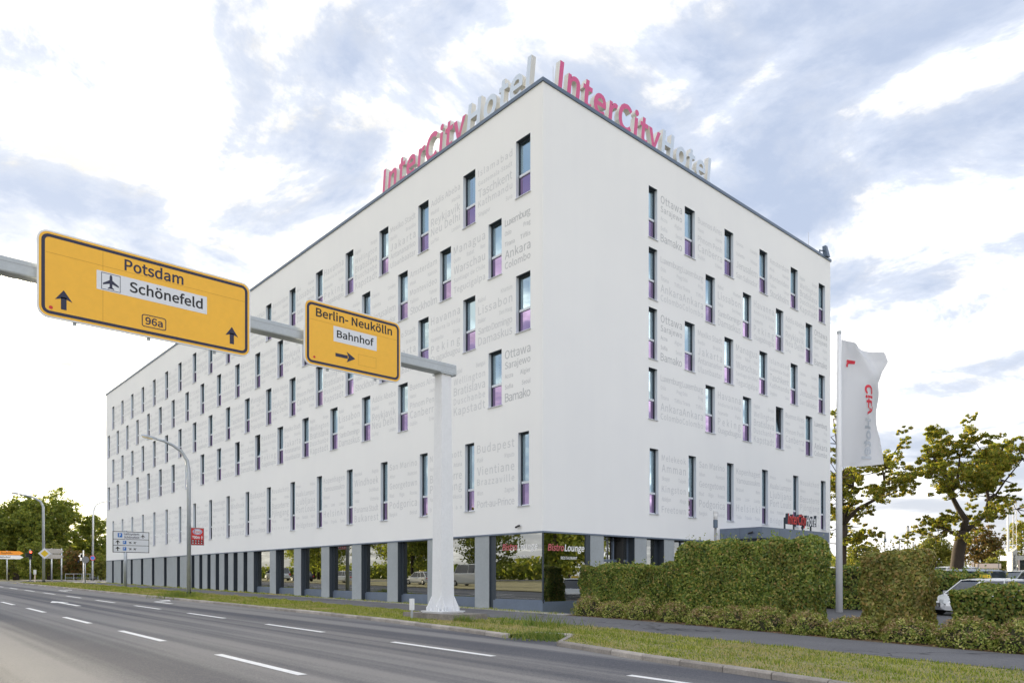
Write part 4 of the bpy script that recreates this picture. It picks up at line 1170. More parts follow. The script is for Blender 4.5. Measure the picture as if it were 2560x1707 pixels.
# traffic light
X, Y = -83.0, -5.4
o = thing('traffic_light', 'traffic light showing red on a slim pole at the crossing', 'traffic light', (X, Y, T(X)))
m = MB(); m.tube([(X, Y, T(X) + 0.1), (X, Y, 4.95)], 0.07, 8); m.build('pole', 'galvanised', o, True)
m = MB(); m.box(X + 0.08, X + 0.32, Y - 0.17, Y + 0.17, 3.75, 4.80); m.box(X - 0.02, X + 0.1, Y - 0.5, Y - 0.1, 4.0, 4.5); m.build('housing', 'dark_plastic', o)
for i, q in enumerate(('red_lamp', 'dark_frame', 'dark_frame')):
    z = 4.62 - 0.34 * i
    m = MB(); m.tube([(X + 0.321, Y, z), (X + 0.35, Y, z)], 0.12, 12); m.build('lens', q, o)
    m = MB(); m.tube([(X + 0.32, Y, z + 0.02), (X + 0.5, Y, z + 0.02)], [0.15, 0.15], 12, caps=False); m.build('visor', 'dark_plastic', o)
X, Y = -83.4, 0.35
o = thing('traffic_light', 'rear of a white traffic light near the small blue sign', 'traffic light', (X, Y, T(X)))
m = MB(); m.tube([(X, Y, T(X) + 0.1), (X, Y, 5.0)], 0.07, 8); m.build('pole', 'white_steel', o, True)
m = MB(); m.box(X - 0.3, X - 0.05, Y - 0.32, Y - 0.08, 3.7, 4.6); m.prism([(X - 0.05, Y - 0.1, 4.0), (X - 0.05, Y - 0.55, 4.25), (X - 0.05, Y - 0.1, 4.6)], (-0.2, 0, 0)); m.build('housing', 'white_steel', o)

# arrow shaped guide signs
def finger(label, X, y0, y1, rows, posts, mats, tip=1, text=None):
    o = thing('finger_sign', label, 'road sign', (X, posts[0], T(X)))
    for py in posts:
        m = MB(); m.tube([(X - 0.09, py, T(X) + 0.05), (X - 0.09, py, rows[0][1] + 0.05)], 0.08, 8); m.build('post', 'galvanised', o, True)
    for i, (z0, z1) in enumerate(rows):
        t_ = (z1 - z0) * 0.85
        P = [(y0, z0), (y1 - t_, z0), (y1, (z0 + z1) / 2), (y1 - t_, z1), (y0, z1)]
        m = MB(); m.prism([(X - 0.02, y, z) for y, z in P], (0.04, 0, 0)); m.build('panel', mats[i], o)
    if text:
        xp_ = XP(X + 0.02)
        for body, a, b, z in text: xp_.text(body, a, b, z, 0.2, 0.006, 'sign_black', o)
    return o
finger('orange and white arrow signs on two posts across the junction', -100, -8.6, -3.58, [(4.69, 5.22), (4.12, 4.64)], [-5.5, -7.9], ['sign_orange', 'sign_white'], text=[('Berlin-Neukölln', -7.2, -4.9, 4.86), ('Bahnhof', -6.4, -5.1, 4.29)])
finger('grey backs of two arrow signs behind the yellow diamond', -86, -3.4, -1.3, [(4.60, 5.20), (3.95, 4.52)], [-2.63, -1.55], ['sign_back', 'sign_back'])
def disc_sign(label, X, y, z, r, face, zb_, icon=None):
    o = thing('round_sign', label, 'road sign', (X, y, T(X)))
    m = MB(); m.tube([(X - 0.06, y, T(X) + 0.05), (X - 0.06, y, z + r * 0.9)], 0.045, 8); m.build('post', 'galvanised', o, True)
    m = MB(); m.tube([(X - 0.015, y, z), (X + 0.015, y, z)], r, 20); m.build('disc', face, o)
    if icon:
        XP(X + 0.015).ring(oval(y, z, r * .97, r * .97), oval(y, z, r * .88, r * .88), 0.004, 'sign_white', 'rim', o)
        XP(X + 0.015).fill([(y - .08, z - .25), (y + .08, z - .25), (y + .05, z + .18), (y - .05, z + .18)], 0.004, 'sign_white', 'symbol', o); XP(X + 0.015).fill(oval(y, z + .25, .07, .07, 10), 0.004, 'sign_white', 'symbol', o)
    return o
disc_sign('blue round footpath sign on a thin post before the railing', -108, 4.4, 4.05, 0.44, 'sign_blue', 1.3, True)
disc_sign('dark back of a round sign on a thin blue grey post', -63.15, -3.64, 3.37, 0.34, 'sign_back', 0.8)
disc_sign('small blue and red parking restriction sign on the pale far lamp', -99.7, 4.9, 4.45, 0.36, 'sign_red', 1.3)
XP(-99.685).fill(oval(4.9, 4.45, 0.28, 0.28), 0.006, 'sign_blue', 'face', bpy.data.objects['round_sign.002'])
# railing along the far pavement
o = thing('railing', 'low grey tubular railing on the far side of the crossing', 'railing', (-106, 2, T(-106)))
zr = T(-106) + 0.08
pts = np.arange(2.6, 16.1, 1.1)
m = MB(); m.tube([(-106, 2.6, zr + 0.95), (-106, 15.9, zr + 0.95)], 0.035, 6); m.build('top_rail', 'galvanised', o)
m = MB(); m.tube([(-106, 2.6, zr + 0.35), (-106, 15.9, zr + 0.35)], 0.03, 6); m.build('lower_rail', 'galvanised', o)
for y in pts:
    m = MB(); m.tube([(-106, y, zr), (-106, y, zr + 0.95)], 0.03, 6); m.build('post', 'galvanised', o)
o = thing('marker_post', 'slim wooden marker post by the crossing lamp', 'post', (-73.8, -6.35, T(-73.8)))
m = MB(); m.box(-73.85, -73.75, -6.4, -6.3, T(-73.8), T(-73.8) + 1.0); m.build('stake', 'pale_board', o); m = MB(); m.box(-73.9, -73.7, -6.47, -6.23, T(-73.8) + 1.0, T(-73.8) + 1.5); m.build('cap_box', 'white_steel', o)

# ================================================================== FLAG
FP = np.array((7.03, 11.8))
o = thing('flagpole', 'tall slim white flagpole standing between the hedges', 'flagpole', (FP[0], FP[1], T(FP[0]) + 0.05))
m = MB(); m.tube([(*FP, T(7)), (*FP, 12.5)], [0.15, 0.085], 14); m.build('mast', 'white_steel', o, True)
m = MB(); m.tube([(*FP, 12.5), (*FP, 12.62)], 0.10, 12); m.build('cap', 'grey_steel', o)
m = MB(); m.tube([(FP[0] - .1, FP[1] - .1, 0.3), (FP[0] - .1, FP[1] - .1, 12.3)], 0.012, 5); m.build('halyard', 'grey_steel', o)
RT = np.array((0.6674, 0.7447)); FWD = np.array((-0.7447, 0.6674))
def flag_pt(u, v, lift=0.0):
    wd = np.interp(v, [0, .12, .22, .33, .45, .6, .78, 1.0], [1.75, 1.85, 1.62, 1.50, 1.70, 1.84, 1.98, 1.86])
    z = 12.25 - 5.75 * v - 0.70 * u * (1 - v) ** 3 + 0.12 * u * v
    crease = math.exp(-((u - 0.30 - 1.6 * v) / 0.16) ** 2) * max(0, 1 - v * 1.7)
    dep = 0.42 * math.sin(u * 4.4 + v * 5.2) * u ** 0.7 + 0.10 * math.sin(u * 11 - v * 3.1) * u + 0.14 * math.sin(v * 9.0 + u * 2) * u - 0.38 * crease
    p = FP + RT * (0.10 + wd * u) + FWD * (dep - lift)
    return (p[0], p[1], z)
NU, NV = 34, 60
V = [flag_pt(i / NU, j / NV) for j in range(NV + 1) for i in range(NU + 1)]
F_ = [(j * (NU + 1) + i, j * (NU + 1) + i + 1, (j + 1) * (NU + 1) + i + 1, (j + 1) * (NU + 1) + i) for j in range(NV) for i in range(NU)]
fl = thing('hotel_flag', 'white banner flag with reversed red and grey lettering on the pole', 'flag', (FP[0], FP[1], 6.5))
me = bpy.data.meshes.new('cloth'); me.from_pydata(V, [], F_); me.materials.append(MATS['flag_cloth']); me.polygons.foreach_set('use_smooth', [True] * len(F_)); me.update()
finish(bpy.data.objects.new('cloth', me), fl)
def flag_text(body, v0, v1, u0, u1, matname):
    a, Fx = text_geo(body, 1.0, 1.0, False, 0.05, 6)
    # reads downwards and is seen from behind
    a = a.copy(); a[:, 1] -= a[:, 1].min(); a[:, 1] /= a[:, 1].max()
    P = [flag_pt(u1 - (u1 - u0) * q[1], v0 + (v1 - v0) * q[0], 0.035) for q in a]
    me = bpy.data.meshes.new('lettering'); me.from_pydata(P, [], Fx); me.materials.append(MATS[matname]); me.update(); finish(bpy.data.objects.new('lettering', me), fl)
flag_text('City', 0.36, 0.60, 0.52, 0.80, 'flag_red')
flag_text('Hotel', 0.625, 0.95, 0.52, 0.76, 'flag_grey')
flag_text('r', 0.14, 0.20, 0.16, 0.36, 'flag_red')

# ================================================================== PLANTS
def quads(P, size, nrm=None, spread=1.0, aspect=0.62):
    n = len(P); size = np.asarray(size) * np.ones(n)
    N = rng.normal(0, 1, (n, 3)) * spread
    if nrm is not None: N = N + nrm
    N /= np.linalg.norm(N, axis=1, keepdims=True) + 1e-9
    A = np.cross(N, rng.normal(0, 1, (n, 3))); A /= np.linalg.norm(A, axis=1, keepdims=True) + 1e-9
    B = np.cross(N, A)
    s = size[:, None]
    Q = np.stack([P + A * s, P + B * s * aspect + N * s * 0.12, P - A * s, P - B * s * aspect + N * s * 0.12], 1)
    return Q.reshape(-1, 3)
def ball(n, c, r, flat=0.75):
    d_ = rng.normal(0, 1, (n, 3)); d_ /= np.linalg.norm(d_, axis=1, keepdims=True)
    rad = rng.uniform(0.12, 1, n) ** 0.42
    return np.array(c) + d_ * (rad * r)[:, None] * np.array((1, 1, flat))

def hedge(name, label, x0, x1, y0, y1, h, n, leaf='hedge_leaf', size=0.05, rnd=0.25, group=None, twigs=60, base=0.0):
    zb_ = T((x0 + x1) / 2) + 0.08
    o = thing(name, label, 'hedge', ((x0 + x1) / 2, (y0 + y1) / 2, zb_), group)
    def shell(k, inset):
        lx, ly, lz = x1 - x0, y1 - y0, h - base
        ar = np.array([lx * lz, lx * lz, ly * lz, ly * lz, lx * ly * 1.3]); f = rng.choice(5, k, p=ar / ar.sum())
        u, v = rng.uniform(0, 1, k), rng.uniform(0, 1, k)
        X = np.where(f < 2, u * lx, np.where(f == 2, 0, np.where(f == 3, lx, u * lx)))
        Y = np.where(f == 0, 0, np.where(f == 1, ly, np.where(f < 4, u * ly, v * ly)))
        Z = np.where(f < 4, v * lz, lz)
        Nn = np.zeros((k, 3)); Nn[f == 0, 1] = -1; Nn[f == 1, 1] = 1; Nn[f == 2, 0] = -1; Nn[f == 3, 0] = 1; Nn[f == 4, 2] = 1
        P = np.stack([X, Y, Z], 1)
        # round the edges: pull towards an inner box
        inner = np.clip(P, [rnd, rnd, 0], [lx - rnd, ly - rnd, lz - rnd])
        dd = P - inner; L = np.linalg.norm(dd, axis=1, keepdims=True)
        P = np.where(L > rnd, inner + dd / (L + 1e-9) * rnd, P)
        Nn = np.where(L > 1e-6, dd / (L + 1e-9), Nn)
        wob = 0.045 * np.sin(P[:, 0] * 2.1 + P[:, 2] * 1.7 + x0) + 0.045 * np.sin(P[:, 1] * 3.3 - P[:, 2] * 2.9 + P[:, 0] * 4.1) + 0.05 * np.sin(P[:, 0] * 7.7 + P[:, 2] * 6.1)
        P = P + Nn * (wob - inset)[:, None]
        return P + np.array((x0, y0, zb_ + base)), Nn
    P, Nn = shell(n, np.abs(rng.normal(0, 0.09, n)))
    V = quads(P, rng.uniform(0.6, 1.35, n) * size, Nn, 0.5)
    # odd shoots above the trimmed top
    tx = rng.uniform(x0 + 0.1, x1 - 0.1, twigs); ty = rng.uniform(y0, y1, twigs); th = rng.uniform(0.03, 0.32, twigs) ** 1.0
    SP = np.concatenate([np.stack([tx + rng.normal(0, .03, twigs), ty + rng.normal(0, .03, twigs), zb_ + h + th * q], 1) for q in (0.2, 0.5, 0.8, 1.0)])
    V = np.concatenate([V, quads(SP, size * 0.9)])
    polymesh('foliage', V, 4, leaf, o)
    m = MB(); e = 0.26
    lo = [(x0 + e, y0 + e, zb_), (x1 - e, y0 + e, zb_), (x1 - e, y1 - e, zb_), (x0 + e, y1 - e, zb_)]
    mid = [(x, y, zb_ + h - rnd - 0.1) for x, y, z in lo]; r2 = e + rnd
    top = [(x0 + r2, y0 + r2, zb_ + h - e), (x1 - r2, y0 + r2, zb_ + h - e), (x1 - r2, y1 - r2, zb_ + h - e), (x0 + r2, y1 - r2, zb_ + h - e)] if (y1 - y0) > 2 * r2 and (x1 - x0) > 2 * r2 else [(x, y, zb_ + h - e) for x, y, z in lo]
    m.hexa(lo, mid); m.hexa(mid, top)
    m.build('branchwork', 'hedge_core', o)
    return o
hedge('clipped_hedge', 'clipped green hedge nearest the corner window, lower than the next one', 0.8, 6.6, 1.25, 2.3, 1.98, 42000, size=0.047, rnd=0.16, twigs=40)
hedge('clipped_hedge', 'tall broad clipped hedge with brown patches before the entrance canopy', 6.5, 11.5, 0.0, 1.3, 2.74, 60000, size=0.047, rnd=0.18, twigs=45)
hedge('column_hedge', 'tall narrow brownish hedge block right of the flagpole', 13.4, 15.0, -1.35, -0.1, 2.30, 28000, 'hedge_leaf_brown', 0.047, 0.25, twigs=25)
hedge('clipped_hedge', 'low dark clipped hedge in front of the taxi', 15.15, 22.5, -0.2, 0.9, 1.44, 34000, 'hedge_leaf', 0.047)
hedge('clipped_hedge', 'clipped hedge behind the flagpole by the forecourt', 3.2, 9.2, 14.4, 15.5, 2.05, 9000, 'hedge_leaf', 0.075)
hedge('clipped_hedge', 'low leafy hedge between the taxi and the silver car', 8.2, 11.6, 16.6, 17.6, 1.80, 7000, 'hedge_leaf', 0.07)

SH = []
x = 2.9
while x < 19.5:
    SH.append(x); x += random.uniform(1.15, 1.5)
ordw = ['first', 'second', 'third', 'fourth', 'fifth', 'sixth', 'seventh', 'eighth', 'ninth', 'tenth', 'eleventh', 'twelfth', 'thirteenth', 'fourteenth', 'fifteenth', 'sixteenth', 'seventeenth', 'eighteenth']
for i, x in enumerate(SH):
    y = sw_far(x) + 0.62 + random.uniform(-0.1, 0.12); zb_ = T(x) + 0.09
    o = thing('low_shrub', 'low rounded shrub with faded flower heads, %s along the footpath from the hotel corner' % ordw[i], 'shrub', (x, y, zb_), 'low shrubs in front of the hedges')
    rx, ry, h = random.uniform(0.56, 0.74), random.uniform(0.48, 0.62), random.uniform(0.50, 0.74)
    n = 3000
    d_ = rng.normal(0, 1, (n, 3)); d_[:, 2] = np.abs(d_[:, 2]); d_ /= np.linalg.norm(d_, axis=1, keepdims=True)
    lump = 1 + 0.20 * np.sin(d_[:, 0] * 7 + i) * np.sin(d_[:, 1] * 8 + 2 * i) + 0.10 * np.sin(d_[:, 2] * 11 + d_[:, 0] * 9)
    P = d_ * np.array((rx, ry, h)) * (lump * (1 - np.abs(rng.normal(0, 0.10, n))))[:, None] + np.array((x, y, zb_ + 0.02))
    V = quads(P, rng.uniform(0.018, 0.042, n), d_, 0.6)
    polymesh('foliage', V, 4, 'shrub_leaf', o)
    # faded flower heads, small flat tufts over the upper half
    hs_ = d_[(d_[:, 2] > 0.35)][:260]; hc = hs_ * np.array((rx, ry, h)) * (1.03 + 0.05 * rng.normal(0, 1, len(hs_)))[:, None] + np.array((x, y, zb_ + 0.03))
    HP = np.concatenate([hc + rng.normal(0, 0.022, hc.shape) for _ in range(5)])
    polymesh('flower_heads', quads(HP, rng.uniform(0.014, 0.030, len(HP)), np.array((0, 0, 1.0)), 0.6), 4, 'seed_head', o, 'stuff')
    m = MB()
    for q in range(7):
        a = q * 0.9; m.tube([(x, y, zb_ - 0.05), (x + math.cos(a) * rx * .4, y + math.sin(a) * ry * .4, zb_ + h * 0.75)], [0.018, 0.006], 4)
    m.build('stems', 'twig', o)
    m = MB(); k = 10
    for a in range(k):
        for (r0_, z0_), (r1_, z1_) in (((0.8, 0), (0.78, .4)), ((0.78, .4), (0.5, .72)), ((0.5, .72), (0.0, .84))):
            A = [(x + rx * r_ * math.cos(2 * math.pi * q / k), y + ry * r_ * math.sin(2 * math.pi * q / k), zb_ + h * z_) for r_, z_, q in ((r0_, z0_, a), (r0_, z0_, a + 1), (r1_, z1_, a + 1), (r1_, z1_, a))]
            m.face(A if r1_ > 0 else A[:3])
    m.build('branchwork', 'hedge_core', o)

# ---- trees
CR = np.array((0.6674, 0.7447, 0.0)); CF = np.array((-0.7447, 0.6674, 0.0))
def tree(name, label, base, limbs, clusters, leaf, size, k, group=None):
    """limbs: [(points, r0, r1)] ; clusters: [(centre, radius)] in world coordinates"""
    o = thing(name, label, 'tree', base, group)
    tr = MB(); br = MB()
    for i, (pts, r0_, r1_) in enumerate(limbs):
        f_ = 1.0 if i == 0 else 0.72
        (tr if i == 0 else br).tube(pts, list(np.linspace(r0_ * f_, r1_ * f_, len(pts))), 9 if i == 0 else 6)
    tr.build('trunk', 'bark', o, True)
    br.build('limbs', 'bark', o, True)
    Vs = []
    for c, r_ in clusters:
        n = max(40, int(k * r_ * r_))
        # many small sprays inside a cluster, so that gaps stay open
        ns = max(6, int(14 * r_)); subs = ball(ns, c, r_ * 1.15, 0.85)
        for sc_ in subs:
            nn = max(8, n // ns); P = ball(nn, sc_, r_ * rng.uniform(0.22, 0.46), 0.6)
            Vs.append(quads(P, rng.uniform(0.6, 1.4, nn) * size, np.array((0, 0, 0.5)), 0.9))
    polymesh('crown', np.concatenate(Vs), 4, leaf, o)
    return o
def px_tree(name, label, u0, D, limbs, clusters, leaf, size, k, group=None, jit=2.2, ground_v=None):
    F0 = 1839.2
    C0 = np.array((21.894, -21.346, 1.5))
    def P(u, v, dd=0.0): return tuple(C0 + (CF + CR * ((u - 1280) / F0) + np.array((0, 0, 1.0)) * ((1444.1 - v) / F0)) * D + CF * dd)
    base = P(u0, 1444); zg = T(base[0])
    L = []
    for i, (pts, r0_, r1_) in enumerate(limbs):
        q = [P(u, v, 0 if i == 0 or j == 0 else rng.normal(0, .5)) for j, (u, v) in enumerate(pts)]
        if i == 0: q[0] = (q[0][0], q[0][1], zg - 0.1)
        L.append((q, r0_, r1_))
    Cl = [(P(u, v, rng.normal(0, jit)), r_ * D / F0) for u, v, r_ in clusters]
    Cl += [((c[0] + rng.normal(0, r_ * .9), c[1] + rng.normal(0, r_ * .9), c[2] + rng.normal(0, r_ * .6)), r_ * rng.uniform(.6, .95)) for c, r_ in list(Cl) + list(Cl)]
    # thin branches feeding each cluster from the nearest limb point
    allp = [Vector(p) for pts, _, _ in L for p in pts[1:]]
    for c, r_ in Cl:
        c = Vector(c); q = min(allp, key=lambda p: (p - c).length + max(0, p.z - c.z) * 0.8)
        mid = (q + c) * 0.5 + Vector(rng.normal(0, 0.3, 3)) + Vector((0, 0, -0.15))
        if (q - c).length < 3.2: L.append(([q, mid, c], 0.07, 0.015))
    return tree(name, label, (base[0], base[1], zg), L, Cl, leaf, size, k, group)
px_tree('oak_tree', 'gnarled oak with an open crown standing right of the flag', 2391, 59,
    [([(2391, 1491), (2392, 1420), (2397, 1375), (2404, 1345), (2408, 1328)], 0.52, 0.42), ([(2406, 1335), (2408, 1300), (2397, 1268), (2378, 1238), (2358, 1208), (2345, 1175), (2330, 1120)], 0.40, 0.06),
     ([(2406, 1335), (2430, 1312), (2455, 1290), (2464, 1250), (2470, 1212), (2480, 1170), (2510, 1125)], 0.34, 0.06), ([(2464, 1250), (2500, 1235), (2520, 1200), (2545, 1150)], 0.16, 0.05),
     ([(2378, 1238), (2395, 1190), (2405, 1140), (2425, 1100)], 0.18, 0.04), ([(2400, 1345), (2375, 1320), (2340, 1308)], 0.15, 0.04), ([(2455, 1290), (2490, 1275), (2545, 1272)], 0.12, 0.03)],
    [(2307, 1100, 22), (2343, 1074, 12), (2336, 1138, 30), (2362, 1122, 28), (2406, 1103, 32), (2432, 1106, 20), (2390, 1150, 30), (2358, 1182, 35), (2390, 1198, 35), (2298, 1179, 18), (2422, 1198, 28), (2352, 1230, 28), (2384, 1224, 25),
     (2454, 1138, 28), (2483, 1135, 32), (2521, 1119, 30), (2540, 1144, 28), (2502, 1166, 32), (2470, 1176, 28), (2454, 1198, 25), (2470, 1217, 22), (2502, 1208, 20), (2553, 1170, 18), (2540, 1224, 16), (2515, 1259, 22), (2543, 1275, 20), (2486, 1278, 20), (2432, 1278, 20),
     (2329, 1309, 20), (2349, 1306, 22), (2369, 1306, 22), (2385, 1300, 16), (2349, 1324, 18), (2369, 1323, 16), (2346, 1343, 10), (2377, 1341, 12), (2421, 1297, 18), (2448, 1289, 20), (2474, 1288, 16), (2428, 1313, 14), (2580, 1150, 30), (2590, 1210, 25)],
    'oak_leaf', 0.095, 900)
px_tree('oak_tree', 'gnarled oak half hidden behind the right end of the hotel', 2101, 62,
    [([(2101, 1489), (2102, 1420), (2104, 1360), (2108, 1312)], 0.48, 0.38), ([(2108, 1312), (2125, 1290), (2150, 1270), (2180, 1250), (2203, 1210), (2215, 1170), (2236, 1125)], 0.32, 0.05),
     ([(2108, 1312), (2100, 1270), (2094, 1200), (2090, 1110), (2088, 1045)], 0.30, 0.05), ([(2112, 1300), (2135, 1215), (2145, 1165)], 0.18, 0.05), ([(2180, 1250), (2215, 1235), (2250, 1205)], 0.12, 0.04)],
    [(2087, 1042, 16), (2086, 1087, 18), (2087, 1135, 20), (2094, 1198, 25), (2119, 1182, 25), (2138, 1176, 22), (2113, 1224, 28), (2151, 1202, 25), (2183, 1176, 22), (2209, 1157, 22), (2234, 1119, 22), (2258, 1112, 14), (2231, 1144, 22), (2247, 1167, 22),
     (2263, 1211, 22), (2231, 1198, 25), (2209, 1214, 25), (2237, 1227, 20), (2183, 1230, 22), (2158, 1246, 26), (2139, 1272, 26), (2183, 1269, 20), (2209, 1272, 14), (2100, 1262, 22), (2138, 1334, 20), (2164, 1339, 20), (2126, 1352, 18), (2177, 1326, 16), (2087, 1327, 18),
     (2040, 1150, 35), (2030, 1220, 35), (2060, 1280, 28)],
    'oak_leaf', 0.095, 850)

def round_tree(name, label, u0, D, vt, vb, ru, leaf, size, k, ncl, seed, group=None, trunk=0.3, rr=0.34):
    rs = np.random.default_rng(seed); F0 = 1839.2; C0 = np.array((21.894, -21.346, 1.5))
    mp = D / F0
    cen = C0 + (CF + CR * ((u0 - 1280) / F0)) * D
    zt_ = 1.5 + (1444.1 - vt) * mp; zb_ = 1.5 + (1444.1 - vb) * mp; rl = ru * mp; zg = T(cen[0])
    cz = (zt_ + zb_) / 2; rz_ = (zt_ - zb_) / 2
    Cl = []
    for i in range(ncl):
        d_ = rs.normal(0, 1, 3); d_ /= np.linalg.norm(d_); q = rs.uniform(0.25, 1) ** 0.5
        r_ = rr * min(rl, rz_) * rs.uniform(0.7, 1.25)
        sc_ = 1 - 0.45 * r_ / min(rl, rz_)
        Cl.append(((cen[0] + d_[0] * q * rl * sc_, cen[1] + d_[1] * q * rl * sc_, cz + d_[2] * q * rz_ * sc_), r_))
    top = (cen[0] + rs.normal(0, .3), cen[1] + rs.normal(0, .3), cz + rz_ * 0.3)
    L = [([(cen[0], cen[1], zg - 0.1), (cen[0], cen[1], zg + (cz - zg) * 0.4), top], trunk, trunk * 0.35)]
    for c, r_ in Cl[::2]:
        t_ = rs.uniform(0.35, 0.95); st = (cen[0], cen[1], zg + (top[2] - zg) * t_)
        md = tuple((np.array(st) + np.array(c)) / 2 + rs.normal(0, .3, 3)); L.append(([st, md, c], trunk * 0.3, 0.03))
    return tree(name, label, (cen[0], cen[1], zg), L, Cl, leaf, size, k, group)
round_tree('broad_tree', 'big dark green tree behind the traffic light', 40, 126, 1225, 1425, 75, 'tree_leaf', 0.20, 150, 60, 3, trunk=0.5)
round_tree('broad_tree', 'tallest broad tree at the crossing, left of the hotel', 125, 132, 1203, 1420, 68, 'tree_leaf', 0.20, 150, 60, 5, trunk=0.5)
round_tree('broad_tree', 'darker tree touching the far end of the hotel', 232, 138, 1275, 1430, 50, 'tree_leaf', 0.20, 170, 46, 8, trunk=0.4)
round_tree('broad_tree', 'tree cut off by the left edge of the picture', -45, 130, 1235, 1430, 60, 'tree_leaf', 0.20, 140, 46, 11, trunk=0.45)
round_tree('bush', 'dark green bush between traffic light and yellow diamond', 78, 113, 1345, 1447, 34, 'tree_leaf', 0.16, 240, 34, 21, trunk=0.12)
round_tree('bush', 'fresh green bush behind the grey arrow signs', 128, 116, 1340, 1447, 34, 'bright_leaf', 0.16, 220, 34, 22, trunk=0.12)
round_tree('bush', 'reddish brown bush behind the blue round sign', 190, 114, 1357, 1447, 36, 'rust_leaf', 0.16, 240, 34, 23, trunk=0.12)
round_tree('bush', 'sunny yellow green bush beside the far wall end', 252, 112, 1375, 1447, 32, 'bright_leaf', 0.16, 240, 30, 24, trunk=0.12)
round_tree('bush', 'yellow green bush under the orange arrow sign', 22, 121, 1395, 1447, 34, 'bright_leaf', 0.16, 200, 24, 25, trunk=0.12)
round_tree('field_tree', 'yellow green tree beyond the car park behind the oak trunk', 2340, 112, 1333, 1432, 42, 'bright_leaf', 0.16, 200, 40, 31, trunk=0.2)
round_tree('field_tree', 'greener tree with rusty tints right of the oak trunk', 2455, 118, 1300, 1425, 50, 'rust_leaf', 0.16, 170, 44, 32, trunk=0.2)
round_tree('field_tree', 'tree at the right edge of the picture behind the shelter', 2555, 125, 1290, 1425, 40, 'oak_leaf', 0.16, 170, 36, 33, trunk=0.2)
round_tree('field_tree', 'light green tree low behind the flagpole', 2150, 98, 1350, 1432, 42, 'bright_leaf', 0.15, 210, 36, 34, trunk=0.2)
round_tree('field_tree', 'small sunlit tree between the park lanterns', 2225, 120, 1372, 1432, 34, 'bright_leaf', 0.16, 210, 24, 35, trunk=0.15)
round_tree('field_tree', 'low bright bush right of the oak trunk by the pale board', 2500, 108, 1372, 1432, 34, 'bright_leaf', 0.15, 210, 24, 36, trunk=0.15)
# trees out of the picture that the glass mirrors
for i, (x, y, h, r_) in enumerate(((-78, -62, 13, 6), (-96, -58, 12, 6), (-112, -66, 15, 7), (-138, -60, 13, 7), (-160, -70, 14, 7), (-64, -88, 12, 6), (24, 25, 12, 5), (33, 36, 14, 6), (19, 46, 13, 5))):
    rs = np.random.default_rng(60 + i); zg = T(x)
    Cl = []
    for q in range(26):
        d_ = rs.normal(0, 1, 3); d_ /= np.linalg.norm(d_); Cl.append(((x + d_[0] * r_ * .75, y + d_[1] * r_ * .75, zg + h * 0.58 + d_[2] * h * 0.32), r_ * 0.42))
    L = [([(x, y, zg - .1), (x, y, zg + h * .6)], 0.35, 0.15)] + [([(x, y, zg + h * .35), c], 0.1, 0.03) for c, _ in Cl[::3]]
    tree('roadside_tree', ('tree across the road, %s of the row mirrored in the shop windows' % ordw[i]) if i < 6 else ('tree beyond the right edge of the picture, %s by the car park' % ordw[i - 6]), (x, y, zg), L, Cl, 'tree_leaf', 0.22, 70, 'trees outside the picture')

# far wood closing the horizon
def wood(name, label, u0, u1, D0, D1, h0, h1, n, size, leaf):
    u = rng.uniform(u0, u1, n); D = rng.uniform(D0, D1, n)
    B = np.array((21.894, -21.346, 0))[None] + (CF[None] + CR[None] * ((u - 1280) / 1839.2)[:, None]) * D[:, None]
    zg = np.array([T(q) for q in B[:, 0]])
    top = h0 + (h1 - h0) * (0.5 + 0.28 * np.sin(u * 0.061 + 1) + 0.22 * np.sin(u * 0.173) + 0.10 * np.sin(u * 0.41))
    B[:, 2] = zg + top * rng.uniform(0, 1, n) ** 0.8
    o = polymesh(name, quads(B, rng.uniform(0.6, 1.4, n) * size), 4, leaf, kind='stuff')
    return tag(o, label, 'wood')
wood('far_wood', 'dense far wood behind the crossing left of the hotel', -130, 300, 150, 175, 5.0, 9.0, 22000, 0.42, 'tree_leaf')
n = 26000
bx_ = rng.uniform(-270, -25, n); top = 2.2 + 3.2 * (0.5 + 0.3 * np.sin(bx_ * 0.11) + 0.2 * np.sin(bx_ * 0.37 + 1) + 0.15 * np.sin(bx_ * 0.9))
P = np.stack([bx_, rng.uniform(-108, -92, n), np.array([T(q) for q in bx_]) + top * rng.uniform(0, 1, n) ** 0.7], 1)
tag(polymesh('far_wood', quads(P, rng.uniform(0.3, 0.75, n)), 4, 'tree_leaf', kind='stuff'), 'far wood across the road, seen only as a mirror image in the shop windows', 'wood')
wood('far_wood', 'low far tree line beyond the field on the right', 2050, 2620, 150, 185, 3.0, 6.5, 22000, 0.36, 'bright_leaf')

# tall pale grass behind the car park
n = 9000
u = rng.uniform(2110, 2565, n); D = rng.uniform(78, 100, n)
B = np.array((21.894, -21.346, 0))[None] + (CF[None] + CR[None] * ((u - 1280) / 1839.2)[:, None]) * D[:, None]
zg = np.array([T(q) for q in B[:, 0]]); H = rng.uniform(1.2, 2.7, n)
P = np.zeros((n, 3, 3)); a = rng.uniform(0, 6.28, n)
P[:, 0] = np.stack([B[:, 0] - np.cos(a) * .05, B[:, 1] - np.sin(a) * .05, zg], 1); P[:, 1] = np.stack([B[:, 0] + np.cos(a) * .05, B[:, 1] + np.sin(a) * .05, zg], 1)
P[:, 2] = np.stack([B[:, 0] + rng.normal(0, .2, n), B[:, 1] + rng.normal(0, .2, n), zg + H], 1)
tag(polymesh('tall_grass', P.reshape(-1, 3), 3, 'reed', kind='stuff'), 'tall straw coloured grass growing behind the car park', 'grass')

